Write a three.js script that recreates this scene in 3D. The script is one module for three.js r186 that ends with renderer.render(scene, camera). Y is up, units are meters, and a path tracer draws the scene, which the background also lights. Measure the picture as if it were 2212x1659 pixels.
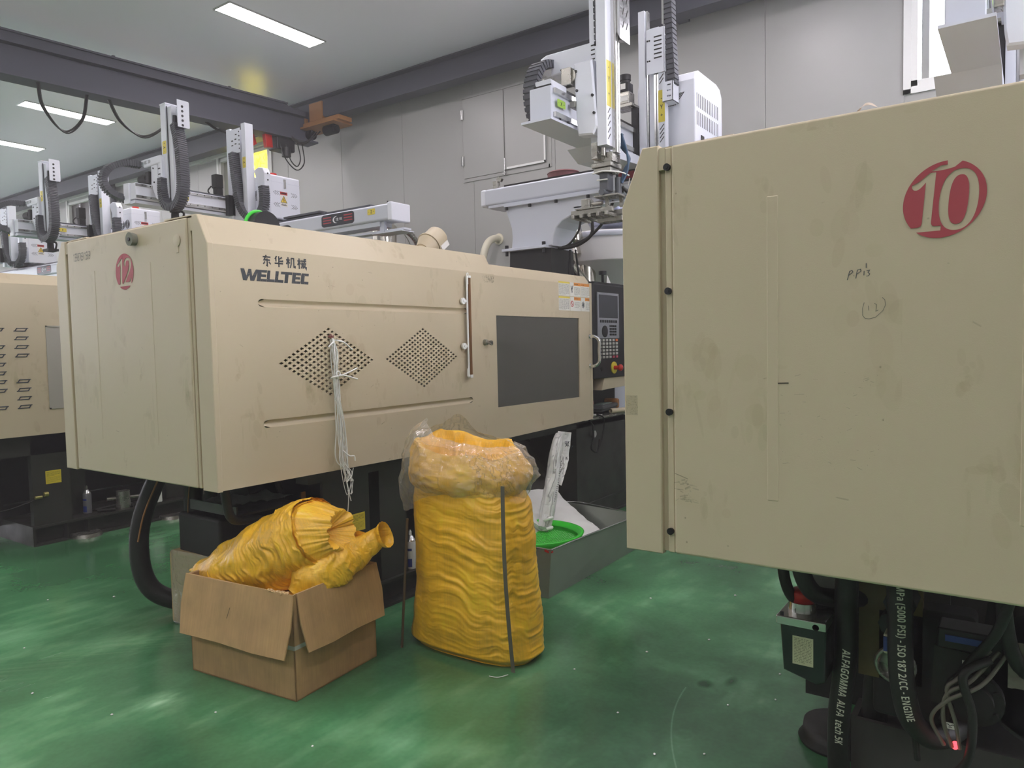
import * as THREE from 'three';
import { RoundedBoxGeometry } from 'three/addons/geometries/RoundedBoxGeometry.js';
import { mergeGeometries, toCreasedNormals, mergeVertices } from 'three/addons/utils/BufferGeometryUtils.js';
import { RectAreaLightUniformsLib } from 'three/addons/lights/RectAreaLightUniformsLib.js';

// ---------------------------------------------------------------- camera, sky, lamps, exposure
const scene = new THREE.Scene();
const camera = new THREE.PerspectiveCamera(2 * Math.atan(829.5 / 1585) * 180 / Math.PI, 2212 / 1659, 0.05, 80);
camera.rotation.order = 'YXZ';
camera.position.set(0, 1.5, 0);
camera.rotation.set(-3.03 * Math.PI / 180, -54.7 * Math.PI / 180, -1.24 * Math.PI / 180);
scene.add(camera);
const renderer = new THREE.WebGLRenderer({ antialias: true });
renderer.toneMapping = THREE.LinearToneMapping;
renderer.toneMappingExposure = 1.56;
renderer.shadowMap.enabled = true;
RectAreaLightUniformsLib.init();
scene.background = new THREE.Color(10, 9.7, 10.8);            // overcast sky outside the windows
scene.fog = new THREE.FogExp2(0xffffff, 0.008);          // thin fog added to imitate a hazy veil and lift dark tones
const LAMP = { color: new THREE.Color(1.0, 0.89, 0.945), intensity: 20, glow: 5 };
const CEIL = 5.06, WALL = 7.5;
const LAMP_X = [5.27, 0.87, -3.53], LAMP_Z = [2.75, 0.35, -2.05, -4.45, -6.85, -9.25, -11.65, -14.05, -16.45, -18.85];

// ---------------------------------------------------------------- random, noise, textures
let seed = 7;
const rnd = () => { seed = (seed * 1664525 + 1013904223) >>> 0; return seed / 4294967296; };
const rr = (a, b) => a + (b - a) * rnd();
const hash = (x, y, z, s) => { let h = Math.imul(x, 374761393) ^ Math.imul(y, 668265263) ^ Math.imul(z, 2147483647) ^ Math.imul(s, 1274126177); h = Math.imul(h ^ (h >>> 13), 1274126177); return ((h ^ (h >>> 16)) >>> 0) / 4294967296; };
const sm = (t) => t * t * (3 - 2 * t);
function noise2(x, y, s, per = 0) {
  const ix = Math.floor(x), iy = Math.floor(y), fx = sm(x - ix), fy = sm(y - iy);
  const w = per ? (v) => ((v % per) + per) % per : (v) => v;
  const a = hash(w(ix), w(iy), 0, s), b = hash(w(ix + 1), w(iy), 0, s), c = hash(w(ix), w(iy + 1), 0, s), d = hash(w(ix + 1), w(iy + 1), 0, s);
  return a + (b - a) * fx + (c - a) * fy + (a - b - c + d) * fx * fy;
}
function noise3(x, y, z, s) {
  const iz = Math.floor(z), fz = sm(z - iz), n = (k) => { const ix = Math.floor(x), iy = Math.floor(y), fx = sm(x - ix), fy = sm(y - iy); const a = hash(ix, iy, k, s), b = hash(ix + 1, iy, k, s), c = hash(ix, iy + 1, k, s), d = hash(ix + 1, iy + 1, k, s); return a + (b - a) * fx + (c - a) * fy + (a - b - c + d) * fx * fy; };
  const p = n(iz), q = n(iz + 1);
  return p + (q - p) * fz;
}
const fbm3 = (x, y, z, s, o = 4) => { let v = 0, a = 0.5, f = 1; for (let i = 0; i < o; i++) { v += a * (noise3(x * f, y * f, z * f, s + i) - 0.5); a *= 0.5; f *= 2.03; } return v; };
const fbm2 = (x, y, s, per, o = 5) => { let v = 0, a = 0.5, f = 1; for (let i = 0; i < o; i++) { v += a * noise2(x * f, y * f, s + i, per * f); a *= 0.5; f *= 2; } return v; };
const ridge = (x, y, z, s, o = 2) => { let v = 0, a = 1, t = 0; for (let i = 0; i < o; i++) { v += a * (1 - Math.abs(2 * noise3(x, y, z, s + i) - 1)); t += a; a *= 0.5; x *= 2.1; y *= 2.1; z *= 2.1; } return v / t; };   // creases, 0 .. 1
function canvas(w, h, draw) { const c = document.createElement('canvas'); c.width = w; c.height = h; const g = c.getContext('2d'); draw(g, w, h); return c; }
function tex(c, { srgb = true, wrap = false, rx = 1, ry = 1 } = {}) {
  const t = new THREE.CanvasTexture(c);
  if (srgb) t.colorSpace = THREE.SRGBColorSpace;
  t.wrapS = t.wrapT = wrap ? THREE.RepeatWrapping : THREE.ClampToEdgeWrapping;
  t.repeat.set(rx, ry);
  return t;
}
function dataTex(n, f, { srgb = true, rx = 1, ry = 1 } = {}) {
  const d = new Uint8Array(n * n * 4), o = [0, 0, 0];
  for (let y = 0; y < n; y++) for (let x = 0; x < n; x++) { f(x / n, y / n, o); const k = (y * n + x) * 4; for (let c = 0; c < 3; c++) d[k + c] = Math.max(0, Math.min(255, o[c])); d[k + 3] = 255; }
  const t = new THREE.DataTexture(d, n, n);
  t.magFilter = THREE.LinearFilter; t.minFilter = THREE.LinearFilter; t.wrapS = t.wrapT = THREE.RepeatWrapping; t.repeat.set(rx, ry); t.needsUpdate = true;
  if (srgb) t.colorSpace = THREE.SRGBColorSpace;
  return t;
}
const STD = (o) => new THREE.MeshStandardMaterial(o);
const PHY = (o) => new THREE.MeshPhysicalMaterial(o);
const C = (r, g, b) => new THREE.Color().setRGB(r, g, b);

// grimy paint: faint handling smudges, specks and short scuffs, one 2 m tile
const paintCanvas = canvas(1024, 1024, (g, w) => {
  g.fillStyle = '#ffffff'; g.fillRect(0, 0, w, w);
  for (let i = 0; i < 60; i++) { const x = rr(0, w), y = rr(0, w), n = 6 + (rnd() * 10 | 0), rad = rr(6, 34); for (let k = 0; k < n; k++) { g.fillStyle = `rgba(${150 + rr(-20, 20) | 0},${138 + rr(-15, 15) | 0},105,${rr(0.02, 0.07)})`; g.beginPath(); g.ellipse(x + rr(-rad, rad), y + rr(-rad, rad) * 2, rr(2, rad * 0.5), rr(3, rad), rr(-0.3, 0.3), 0, 7); g.fill(); } }
  for (let i = 0; i < 26; i++) { g.strokeStyle = `rgba(70,62,50,${rr(0.12, 0.4)})`; g.lineWidth = rr(0.6, 1.6); g.beginPath(); const x = rr(0, w), y = rr(0, w), a = rr(-0.6, 0.6), l = rr(3, 16); g.moveTo(x, y); g.lineTo(x + Math.cos(a) * l, y + Math.sin(a) * l); g.stroke(); }
  for (let i = 0; i < 70; i++) { g.fillStyle = `rgba(60,52,42,${rr(0.15, 0.6)})`; g.fillRect(rr(0, w), rr(0, w), rr(0.8, 2.2), rr(0.8, 2.2)); }
});
const paintGrain = dataTex(256, (u, v, o) => { const a = fbm2(u * 64, v * 64, 3, 64, 2) * 255; o[0] = o[1] = o[2] = a; }, { srgb: false, rx: 8, ry: 8 });
const wallGrain = dataTex(512, (u, v, o) => { const a = (fbm2(u * 6, v * 6, 31, 6, 5) * 0.7 + fbm2(u * 40, v * 40, 37, 40, 2) * 0.3) * 255; o[0] = o[1] = o[2] = a; }, { srgb: false, rx: 0.5, ry: 0.5 });
const FLOOR_TILE = 8;
const floorMap = dataTex(2048, (u, v, o) => {
  const w1 = fbm2(u * 6, v * 6, 11, 6, 4), a = fbm2(u * 14 + w1 * 1.2, v * 14 + w1 * 1.2, 17, 14, 6), b = fbm2(u * 40, v * 120, 23, 40, 4), c = noise2(u * 700, v * 700, 5, 700);
  const m = 0.82 + (a - 0.5) * 0.5 + (b - 0.5) * 0.07 + (w1 - 0.5) * 0.25 + (c - 0.5) * 0.05, chalk = Math.max(0, a * 0.6 + b * 0.4 - 0.5) * 2.2;
  let R = 86 * m + chalk * 54, G = 149 * m + chalk * 36, B = 100 * m + chalk * 42;
  // wear seen in the photograph: oil stains, a curved trolley scratch, chalky scuffs; plus a pale reflection painted at left
  const x = u * 8, z = v * 8 - 8, blot = (px, pz, rx, rz) => Math.max(0, 1 - Math.hypot((x - px) / rx, (z - pz) / rz) + (a - 0.5) * 1.6);
  const wet = Math.min(1, 2.5 * Math.max(blot(3.03, -1.15, 0.055, 0.05), blot(3.12, -1.06, 0.08, 0.035) * 0.6)); R *= 1 - 0.5 * wet; G *= 1 - 0.3 * wet; B *= 1 - 0.4 * wet;
  const ringd = Math.hypot(x - 2.584, z + 1.066), ringk = Math.max(0, 1 - Math.abs(ringd - 0.035) / 0.012) * 18 * a; R += ringk; G += ringk; B += ringk;
  if (x > 2.3 && x < 2.96 && z > -1.25 && z < -0.95) { const t = (2.945 - x) / 0.585, zz = -1.206 + 0.05 * t + 0.155 * t * t, k = Math.max(0, 1 - Math.abs(z - zz) / 0.004) * 44; R += k; G += k; B += k; }
  const dust = Math.max(0, blot(3.2, -1.1, 1.5, 1.0)) * Math.max(0, a - 0.3) * 70; R += dust; G += dust; B += dust;   // chalky trodden dust, swirled
  const scuffGlare = Math.max(0, blot(1.64, -3.06, 0.12, 0.09), blot(3.0, -1.0, 0.3, 0.18) * 0.45, blot(3.4, -0.9, 0.25, 0.15) * 0.4) * Math.max(0, b - 0.42) * 260; R += scuffGlare; G += scuffGlare * 0.9; B += scuffGlare * 0.9;  // first blot paints a pale floor reflection; the others are chalky scuffs
  if (x > 1.2 && x < 2.5 && z > -4.3 && z < -3.3) { const d = (x - 1.3) * 0.42 - (z + 4.0), k = Math.max(0, 1 - Math.abs(d + 0.05 * (w1 - 0.5)) / 0.22) * Math.max(0, noise2((x + z) * 3, (z - x) * 60, 19) - 0.45) * 46; R += k; G += k * 0.6; B += k * 0.6; }
  o[0] = R; o[1] = G; o[2] = B;
});
const floorRough = dataTex(1024, (u, v, o) => { const a = fbm2(u * 10, v * 10, 41, 10, 5), b = fbm2(u * 30, v * 140, 47, 30, 3); const r = 0.22 + (a - 0.5) * 0.24 + (b - 0.5) * 0.07; o[0] = o[1] = o[2] = r * 255; }, { srgb: false });
const floorBump = dataTex(1024, (u, v, o) => { const a = fbm2(u * 24, v * 24, 53, 24, 3), b = fbm2(u * 160, v * 160, 59, 160, 2); o[0] = o[1] = o[2] = (a * 0.8 + b * 0.2) * 255; }, { srgb: false });
for (const t of [floorMap, floorRough, floorBump]) t.repeat.set(1 / FLOOR_TILE, 1 / FLOOR_TILE);
const weave = dataTex(256, (u, v, o) => { const x = Math.floor(u * 64), y = Math.floor(v * 64), fx = u * 64 - x, fy = v * 64 - y; const over = (x + y) & 1; const h = over ? Math.sin(fx * Math.PI) : Math.sin(fy * Math.PI) * 0.8; o[0] = o[1] = o[2] = (0.25 + 0.6 * h + 0.15 * hash(x, y, over, 9)) * 255; }, { srgb: false, rx: 6, ry: 6 });
const sackMap = dataTex(512, (u, v, o) => { const a = fbm2(u * 5, v * 5, 61, 5, 5), x = Math.floor(u * 170), y = Math.floor(v * 170), t = 0.97 + 0.05 * hash(x, 0, 1, 3) + 0.04 * (hash(0, y, 2, 4) - 0.5) + (a - 0.5) * 0.26; o[0] = 250 * t; o[1] = 193 * t; o[2] = 50 * t; }, { rx: 2, ry: 2 });
const cardMap = dataTex(512, (u, v, o) => { const a = fbm2(u * 6, v * 6, 71, 6, 5), b = noise2(u * 128, v * 6, 73, 128), t = 0.93 + (a - 0.5) * 0.18 + (b - 0.5) * 0.05; o[0] = 190 * t; o[1] = 154 * t; o[2] = 104 * t; }, { rx: 2, ry: 2 });
const crinkle = dataTex(512, (u, v, o) => { const w = fbm2(u * 4, v * 4, 101, 4, 3), r = (x, y, p, s) => 1 - Math.abs(2 * noise2(x, y, s, p) - 1); const h = 0.6 * Math.pow(r(u * 7 + w * 1.5, v * 7 + w, 7, 103), 3) + 0.4 * Math.pow(r(u * 17 + w, v * 17 - w * 2, 17, 107), 3); o[0] = o[1] = o[2] = h * 255; }, { srgb: false, rx: 3, ry: 3 });
const metalRough = dataTex(256, (u, v, o) => { const a = fbm2(u * 8, v * 40, 81, 8, 4); o[0] = o[1] = o[2] = (0.3 + a * 0.4) * 255; }, { srgb: false, rx: 2, ry: 2 });
const dirtyRough = dataTex(256, (u, v, o) => { const a = fbm2(u * 6, v * 6, 91, 6, 5); o[0] = o[1] = o[2] = (0.35 + a * 0.45) * 255; }, { srgb: false, rx: 1.5, ry: 1.5 });

const M = {
  cream: PHY({ color: 0xc2b498, map: tex(paintCanvas, { wrap: true, rx: 0.5, ry: 0.5 }), roughness: 0.42, bumpMap: paintGrain, bumpScale: 0.00012 }),
  creamPlain: PHY({ color: 0xc2b498, roughness: 0.42, bumpMap: paintGrain, bumpScale: 0.00012 }),
  floor: PHY({ map: floorMap, roughnessMap: floorRough, roughness: 1, bumpMap: floorBump, bumpScale: 0.0012, ior: 1.5 }),
  wall: PHY({ color: 0xa4a4a0, roughness: 0.36, bumpMap: wallGrain, bumpScale: 0.0006 }),
  ceiling: PHY({ color: 0xf2f2fb, roughness: 0.3, bumpMap: wallGrain, bumpScale: 0.0015 }),
  beam: STD({ color: 0x4c4e58, roughness: 0.6 }),
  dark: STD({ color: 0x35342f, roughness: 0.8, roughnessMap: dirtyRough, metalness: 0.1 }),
  darker: STD({ color: 0x201f1d, roughness: 0.7 }),
  black: STD({ color: 0x17171a, roughness: 0.5 }),
  rubber: STD({ color: 0x191815, roughness: 0.55 }),
  chain: STD({ color: 0x4e5056, roughness: 0.55 }),
  robot: PHY({ color: 0xe2e5ee, roughness: 0.4 }),
  robotGrey: PHY({ color: 0xcdd1dc, roughness: 0.42 }),
  alu: STD({ color: 0xc8c8c6, roughness: 0.4, metalness: 0.85, roughnessMap: metalRough }),
  steel: STD({ color: 0x9a9890, roughness: 0.6, metalness: 0.8, roughnessMap: metalRough }),
  galv: STD({ color: 0x9aa097, roughness: 0.75, metalness: 0.5, roughnessMap: dirtyRough }),
  chrome: STD({ color: 0xe8e8e8, roughness: 0.12, metalness: 1 }),
  stainless: STD({ color: 0xcfcac0, roughness: 0.3, metalness: 0.95, roughnessMap: metalRough }),
  orange: STD({ color: 0xa07040, roughness: 0.6 }),
  red: PHY({ color: 0xc02a22, roughness: 0.35 }),
  yellow: STD({ color: 0xdcc93c, roughness: 0.5 }),
  blue: STD({ color: 0x2c3f8c, roughness: 0.5 }),
  white: PHY({ color: 0xe6e6e2, roughness: 0.45 }),
  copper: STD({ color: 0xd08a5a, roughness: 0.35, metalness: 0.9 }),
  green: PHY({ color: 0x3fd63a, roughness: 0.45 }),
  sack: PHY({ map: sackMap, roughness: 0.36, bumpMap: weave, bumpScale: 0.0005, clearcoat: 0.25, clearcoatRoughness: 0.3, sheen: 0.4, sheenColor: C(1, 0.85, 0.4), sheenRoughness: 0.4, side: THREE.DoubleSide }),
  card: STD({ map: cardMap, roughness: 0.85 }),
  cardEdge: STD({ color: 0xc9a97a, roughness: 0.9 }),
  paper: STD({ color: 0xe6e5e0, roughness: 0.75, side: THREE.DoubleSide }),
  film: PHY({ color: 0xf6f6f2, roughness: 0.1, bumpMap: crinkle, bumpScale: 0.005, transmission: 0.85, thickness: 0, ior: 1.45, side: THREE.DoubleSide }),
  bag: PHY({ color: 0xf0f0ee, roughness: 0.3, bumpMap: crinkle, bumpScale: 0.003, transmission: 0.1, thickness: 0, side: THREE.DoubleSide }),
  glassTint: PHY({ color: 0x6c6a62, roughness: 0.3, roughnessMap: dirtyRough, transmission: 0.45, thickness: 0 }),
  clear: PHY({ color: 0xffffff, roughness: 0.03, transmission: 1, thickness: 0 }),
};

// ---------------------------------------------------------------- geometry helpers
const V = (x, y, z) => new THREE.Vector3(x, y, z);
const xf = (g, x = 0, y = 0, z = 0, a = 0, b = 0, c = 0) => g.applyMatrix4(new THREE.Matrix4().compose(V(x, y, z), new THREE.Quaternion().setFromEuler(new THREE.Euler(a, b, c)), V(1, 1, 1)));
const box = (w, h, d, x, y, z, a = 0, b = 0, c = 0) => xf(new THREE.BoxGeometry(w, h, d), x, y, z, a, b, c);
const bb = (x0, x1, y0, y1, z0, z1) => box(x1 - x0, y1 - y0, z1 - z0, (x0 + x1) / 2, (y0 + y1) / 2, (z0 + z1) / 2);     // box by its limits
const rb = (x0, x1, y0, y1, z0, z1, r = 0.008) => xf(new RoundedBoxGeometry(x1 - x0, y1 - y0, z1 - z0, 2, r), (x0 + x1) / 2, (y0 + y1) / 2, (z0 + z1) / 2);
const cyl = (r0, r1, h, x, y, z, axis = 'y', n = 20) => { const g = new THREE.CylinderGeometry(r0, r1, h, n); if (axis === 'x') g.rotateZ(-Math.PI / 2); if (axis === 'z') g.rotateX(Math.PI / 2); return g.translate(x, y, z); };
const curve = (pts) => new THREE.CatmullRomCurve3(pts.map((p) => V(...p)), false, 'centripetal');
const tube = (pts, r, n = 40, k = 8) => new THREE.TubeGeometry((pts instanceof THREE.Curve) ? pts : curve(pts), n, r, k, false);
function ext(pts, depth, bevel = 0, holes = []) {      // outline in XY pushed along +z
  const s = new THREE.Shape(pts.map((p) => new THREE.Vector2(...p)));
  for (const h of holes) s.holes.push(new THREE.Path(h.map((p) => new THREE.Vector2(...p))));
  return new THREE.ExtrudeGeometry(s, { depth, bevelEnabled: bevel > 0, bevelSize: bevel, bevelThickness: bevel, bevelSegments: 1, curveSegments: 6 });
}
function flip(g) {      // turn the faces round after a mirroring matrix
  g = g.index ? g.toNonIndexed() : g;
  for (const a of Object.values(g.attributes)) for (let i = 0; i + 2 < a.count; i += 3) for (let c = 0; c < a.itemSize; c++) { const k = (i + 1) * a.itemSize + c, l = (i + 2) * a.itemSize + c, t = a.array[k]; a.array[k] = a.array[l]; a.array[l] = t; }
  return g;
}
const mirrorZ = (g) => flip(g.applyMatrix4(new THREE.Matrix4().makeScale(1, 1, -1)));
const extX = (pts, x0, x1, bevel = 0, holes = []) => flip(ext(pts, x1 - x0 - 2 * bevel, bevel, holes).applyMatrix4(new THREE.Matrix4().set(0, 0, 1, x0 + bevel, 0, 1, 0, 0, 1, 0, 0, 0, 0, 0, 0, 1))); // outline given as (z, y)
const lathe = (pts, x, y, z, n = 28) => new THREE.LatheGeometry(pts.map((p) => new THREE.Vector2(...p)), n).translate(x, y, z);
function metres(g) {    // uv in metres, by the way each face looks
  const p = g.attributes.position, n = g.attributes.normal, uv = new Float32Array(p.count * 2);
  for (let i = 0; i < p.count; i++) {
    const a = Math.abs(n.getX(i)), b = Math.abs(n.getY(i)), c = Math.abs(n.getZ(i));
    if (a >= b && a >= c) { uv[2 * i] = p.getZ(i); uv[2 * i + 1] = p.getY(i); } else if (b >= c) { uv[2 * i] = p.getX(i); uv[2 * i + 1] = p.getZ(i); } else { uv[2 * i] = p.getX(i); uv[2 * i + 1] = p.getY(i); }
  }
  g.setAttribute('uv', new THREE.BufferAttribute(uv, 2));
  return g;
}
function join(list) {
  const gs = [].concat(list).map((g) => { let q = g.index ? g.toNonIndexed() : g; for (const k of Object.keys(q.attributes)) if (!['position', 'normal', 'uv'].includes(k)) q.deleteAttribute(k); if (!q.attributes.normal) q.computeVertexNormals(); return q; });
  return gs.length === 1 ? gs[0] : mergeGeometries(gs);
}
const used = new Map();
function numbered(name) { const n = used.get(name) ?? 0; used.set(name, n + 1); return n ? `${name}_${String(n).padStart(3, '0')}` : name; }
function tag(o, label, category, group, kind) { if (label) o.userData.label = label; if (category) o.userData.category = category; if (group) o.userData.group = group; if (kind) o.userData.kind = kind; return o; }
function thing(name, label, category, [x, y, z] = [0, 0, 0], turn = 0, group) { const o = new THREE.Group(); o.name = numbered(name); o.position.set(x, y, z); o.rotation.y = turn; scene.add(o); return tag(o, label, category, group); }
function mesh(name, geos, mat, parent = scene, { uv = true, label, kind } = {}) {
  const g = join(geos); if (uv) metres(g);
  const m = new THREE.Mesh(g, mat); m.name = parent === scene ? numbered(name) : name; m.castShadow = m.receiveShadow = true;
  parent.add(m); tag(m, label, null, null, kind);
  return m;
}
// a printed sheet on a surface: w x h metres, facing +z before it is turned
function sheet(name, c, w, h, parent, [x, y, z], [a, b, g] = [0, 0, 0], { label, alpha = false, rough = 0.5, thick = 0.0006 } = {}) {
  const m = PHY({ map: tex(c), roughness: rough, transparent: alpha });
  const geo = alpha ? new THREE.PlaneGeometry(w, h) : new THREE.BoxGeometry(w, h, thick);
  xf(geo, x, y, z, a, b, g);
  return mesh(name, geo, m, parent, { uv: false, label });
}
const FACE_NEGX = [0, -Math.PI / 2, 0];
function link(pts, w, h, n, up = [0, 0, 1]) {       // cable chain: n links along a curve; w across (along up), h thick
  const cv = (pts instanceof THREE.Curve) ? pts : curve(pts), L = cv.getLength(), out = [], U = V(...up);
  for (let i = 0; i < n; i++) {
    const t = (i + 0.5) / n, p = cv.getPointAt(t), d = cv.getTangentAt(t), s = U.clone().sub(d.clone().multiplyScalar(U.dot(d))).normalize(), q = new THREE.Vector3().crossVectors(d, s).normalize();
    for (const [lw, lh, ll, o] of [[w, h, L / n * 0.72, 0], [w * 0.86, h * 0.8, L / n * 1.04, 0]]) { const g = new THREE.BoxGeometry(lh, ll, lw); g.applyMatrix4(new THREE.Matrix4().makeBasis(q, d, s).setPosition(p)); out.push(g); }
  }
  return out;
}
function strands(cv, r, towards, width, t0, t1, n = 40) {   // strip hugging a hose, for the print on it; uv along it
  const pos = [], uv = [], idx = [], m = 6, D = V(...towards).normalize();
  for (let i = 0; i <= n; i++) {
    const t = t0 + (t1 - t0) * i / n, p = cv.getPointAt(t), d = cv.getTangentAt(t), a = D.clone().sub(d.clone().multiplyScalar(D.dot(d))).normalize(), b = new THREE.Vector3().crossVectors(d, a);
    for (let k = 0; k <= m; k++) { const f = (k / m - 0.5) * width / r; const q = p.clone().addScaledVector(a, Math.cos(f) * r).addScaledVector(b, Math.sin(f) * r); pos.push(q.x, q.y, q.z); uv.push(i / n, 1 - k / m); }
  }
  for (let i = 0; i < n; i++) for (let k = 0; k < m; k++) { const a = i * (m + 1) + k, b = a + m + 1; idx.push(a, b, a + 1, b, b + 1, a + 1); }
  const g = new THREE.BufferGeometry(); g.setAttribute('position', new THREE.Float32BufferAttribute(pos, 3)); g.setAttribute('uv', new THREE.Float32BufferAttribute(uv, 2)); g.setIndex(idx); g.computeVertexNormals();
  return g;
}
function grid(nu, nv, f, closed = false) {          // surface from f(u, v) -> [x, y, z]
  const pos = [], uv = [], idx = [];
  for (let j = 0; j <= nv; j++) for (let i = 0; i <= nu; i++) { const u = i / nu, v = j / nv, p = f(closed && i === nu ? 0 : u, v); pos.push(p[0], p[1], p[2]); uv.push(u, v); }
  for (let j = 0; j < nv; j++) for (let i = 0; i < nu; i++) { const a = j * (nu + 1) + i, b = a + 1, c = a + nu + 1, d = c + 1; idx.push(a, b, c, b, d, c); }
  const g = new THREE.BufferGeometry(); g.setAttribute('position', new THREE.Float32BufferAttribute(pos, 3)); g.setAttribute('uv', new THREE.Float32BufferAttribute(uv, 2)); g.setIndex(idx); g.computeVertexNormals();
  if (closed) { const n = g.attributes.normal; for (let j = 0; j <= nv; j++) { const a = j * (nu + 1), b = a + nu; const m = V(n.getX(a) + n.getX(b), n.getY(a) + n.getY(b), n.getZ(a) + n.getZ(b)).normalize(); n.setXYZ(a, m.x, m.y, m.z); n.setXYZ(b, m.x, m.y, m.z); } }
  return g;
}

// ---------------------------------------------------------------- print
const GLYPH = {
  dong: [[[12, 20], [88, 20]], [[46, 4], [24, 46], [82, 46]], [[54, 32], [54, 94], [44, 88]], [[32, 60], [16, 82]], [[70, 60], [88, 80]]],
  hua: [[[30, 4], [12, 32]], [[22, 22], [22, 52]], [[84, 12], [50, 32]], [[50, 4], [50, 46], [88, 46], [88, 36]], [[8, 66], [92, 66]], [[50, 52], [50, 98]]],
  ji: [[[6, 28], [44, 28]], [[26, 4], [26, 98]], [[24, 32], [8, 66]], [[28, 36], [44, 58]], [[58, 12], [58, 60], [46, 96]], [[58, 12], [84, 12], [84, 86], [97, 90], [98, 74]]],
  xie: [[[4, 28], [38, 28]], [[22, 4], [22, 98]], [[20, 32], [6, 66]], [[24, 36], [36, 56]], [[40, 26], [98, 26]], [[76, 4], [84, 78], [95, 94], [98, 76]], [[94, 42], [70, 86]], [[42, 54], [74, 54]], [[52, 38], [52, 70], [44, 92]], [[64, 38], [64, 92]], [[86, 6], [94, 16]]],
  ju: [[[8, 10], [52, 10]], [[16, 10], [16, 42]], [[44, 10], [44, 46]], [[8, 44], [54, 38]], [[58, 14], [92, 14], [60, 46]], [[62, 20], [92, 46]], [[28, 56], [76, 50]], [[50, 56], [50, 96]], [[20, 66], [44, 66], [14, 94]], [[84, 62], [62, 74], [92, 96]]],
  jia: [[[28, 4], [10, 36]], [[20, 26], [20, 98]], [[40, 20], [92, 20]], [[66, 4], [66, 40]], [[36, 40], [96, 40]], [[40, 64], [92, 64]], [[66, 44], [66, 90]], [[34, 92], [98, 92]]],
  wang: [[[8, 14], [8, 84], [36, 84], [36, 14], [8, 14]], [[8, 48], [36, 48]], [[48, 16], [94, 16]], [[48, 50], [92, 50]], [[44, 90], [98, 90]], [[70, 16], [70, 90]]],
};
function glyph(g, name, x, y, s, lw, color) { g.strokeStyle = color; g.lineWidth = lw; g.lineJoin = 'miter'; for (const st of GLYPH[name]) { g.beginPath(); st.forEach(([a, b], i) => g[i ? 'lineTo' : 'moveTo'](x + a * s / 100, y + b * s / 100)); g.stroke(); } }
function greek(g, x, y, w, lines, gap, color, lw = 2) { g.strokeStyle = color; g.lineWidth = lw; for (let i = 0; i < lines; i++) { let u = x; while (u < x + w * (i === lines - 1 ? 0.6 : 1)) { const l = rr(6, 22); g.beginPath(); g.moveTo(u, y + i * gap); g.lineTo(Math.min(u + l, x + w), y + i * gap); g.stroke(); u += l + rr(4, 8); } } }
const yellowNote = canvas(256, 200, (g, w, h) => { g.fillStyle = '#d8c238'; g.fillRect(0, 0, w, h); greek(g, 18, 24, 220, 5, 14, '#5a521e', 5); greek(g, 18, 104, 220, 6, 14, '#6b6224', 3); });
function axisLabel(letter, bg = '#e3d04a') { return canvas(192, 96, (g) => { g.fillStyle = bg; g.beginPath(); g.roundRect(2, 2, 188, 92, 18); g.fill(); g.fillStyle = '#23231d'; g.font = 'bold 64px sans-serif'; g.textAlign = 'center'; g.textBaseline = 'middle'; g.fillText(letter, 96, 50); g.font = 'bold 46px sans-serif'; g.fillText('-', 36, 46); g.fillText('+', 156, 48); }); }
const LABEL = { X: axisLabel('X'), Y: axisLabel('Y'), Z: axisLabel('Z') };
function numberDisc(text, tilt, torn) {      // red oval sticker with the digits left out of it
  return canvas(512, 768, (g, w, h) => {
    g.save(); g.translate(w / 2, h / 2); g.rotate(tilt); g.fillStyle = '#a8434b'; g.beginPath(); g.ellipse(0, 0, w * 0.46, h * 0.47, 0, 0, 7); g.fill(); g.restore();
    g.globalCompositeOperation = 'destination-out'; g.fillStyle = '#000'; g.textBaseline = 'middle'; g.textAlign = 'center';
    g.save(); g.translate(w / 2, h * 0.53); g.transform(1, 0, -0.06, 1, 0, 0); g.scale(0.6, 1.0); g.font = `${h * 0.98}px serif`; g.lineWidth = 14;
    for (const [d, x] of [['1', -w * 0.31], [text[1], w * 0.27]]) { g.fillText(d, x, 0); g.strokeText(d, x, 0); } g.restore();
    if (torn) { g.beginPath(); g.moveTo(w * 0.36, h * 0.14); g.lineTo(w * 0.46, h * 0.085); g.lineTo(w * 0.54, h * 0.08); g.lineTo(w * 0.54, 0); g.lineTo(w * 0.74, 0); g.lineTo(w * 0.70, h * 0.06); g.lineTo(w * 0.62, h * 0.12); g.quadraticCurveTo(w * 0.5, h * 0.15, w * 0.36, h * 0.14); g.fill(); }
  });
}
const PAINT_DARK = '#34393d';
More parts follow.
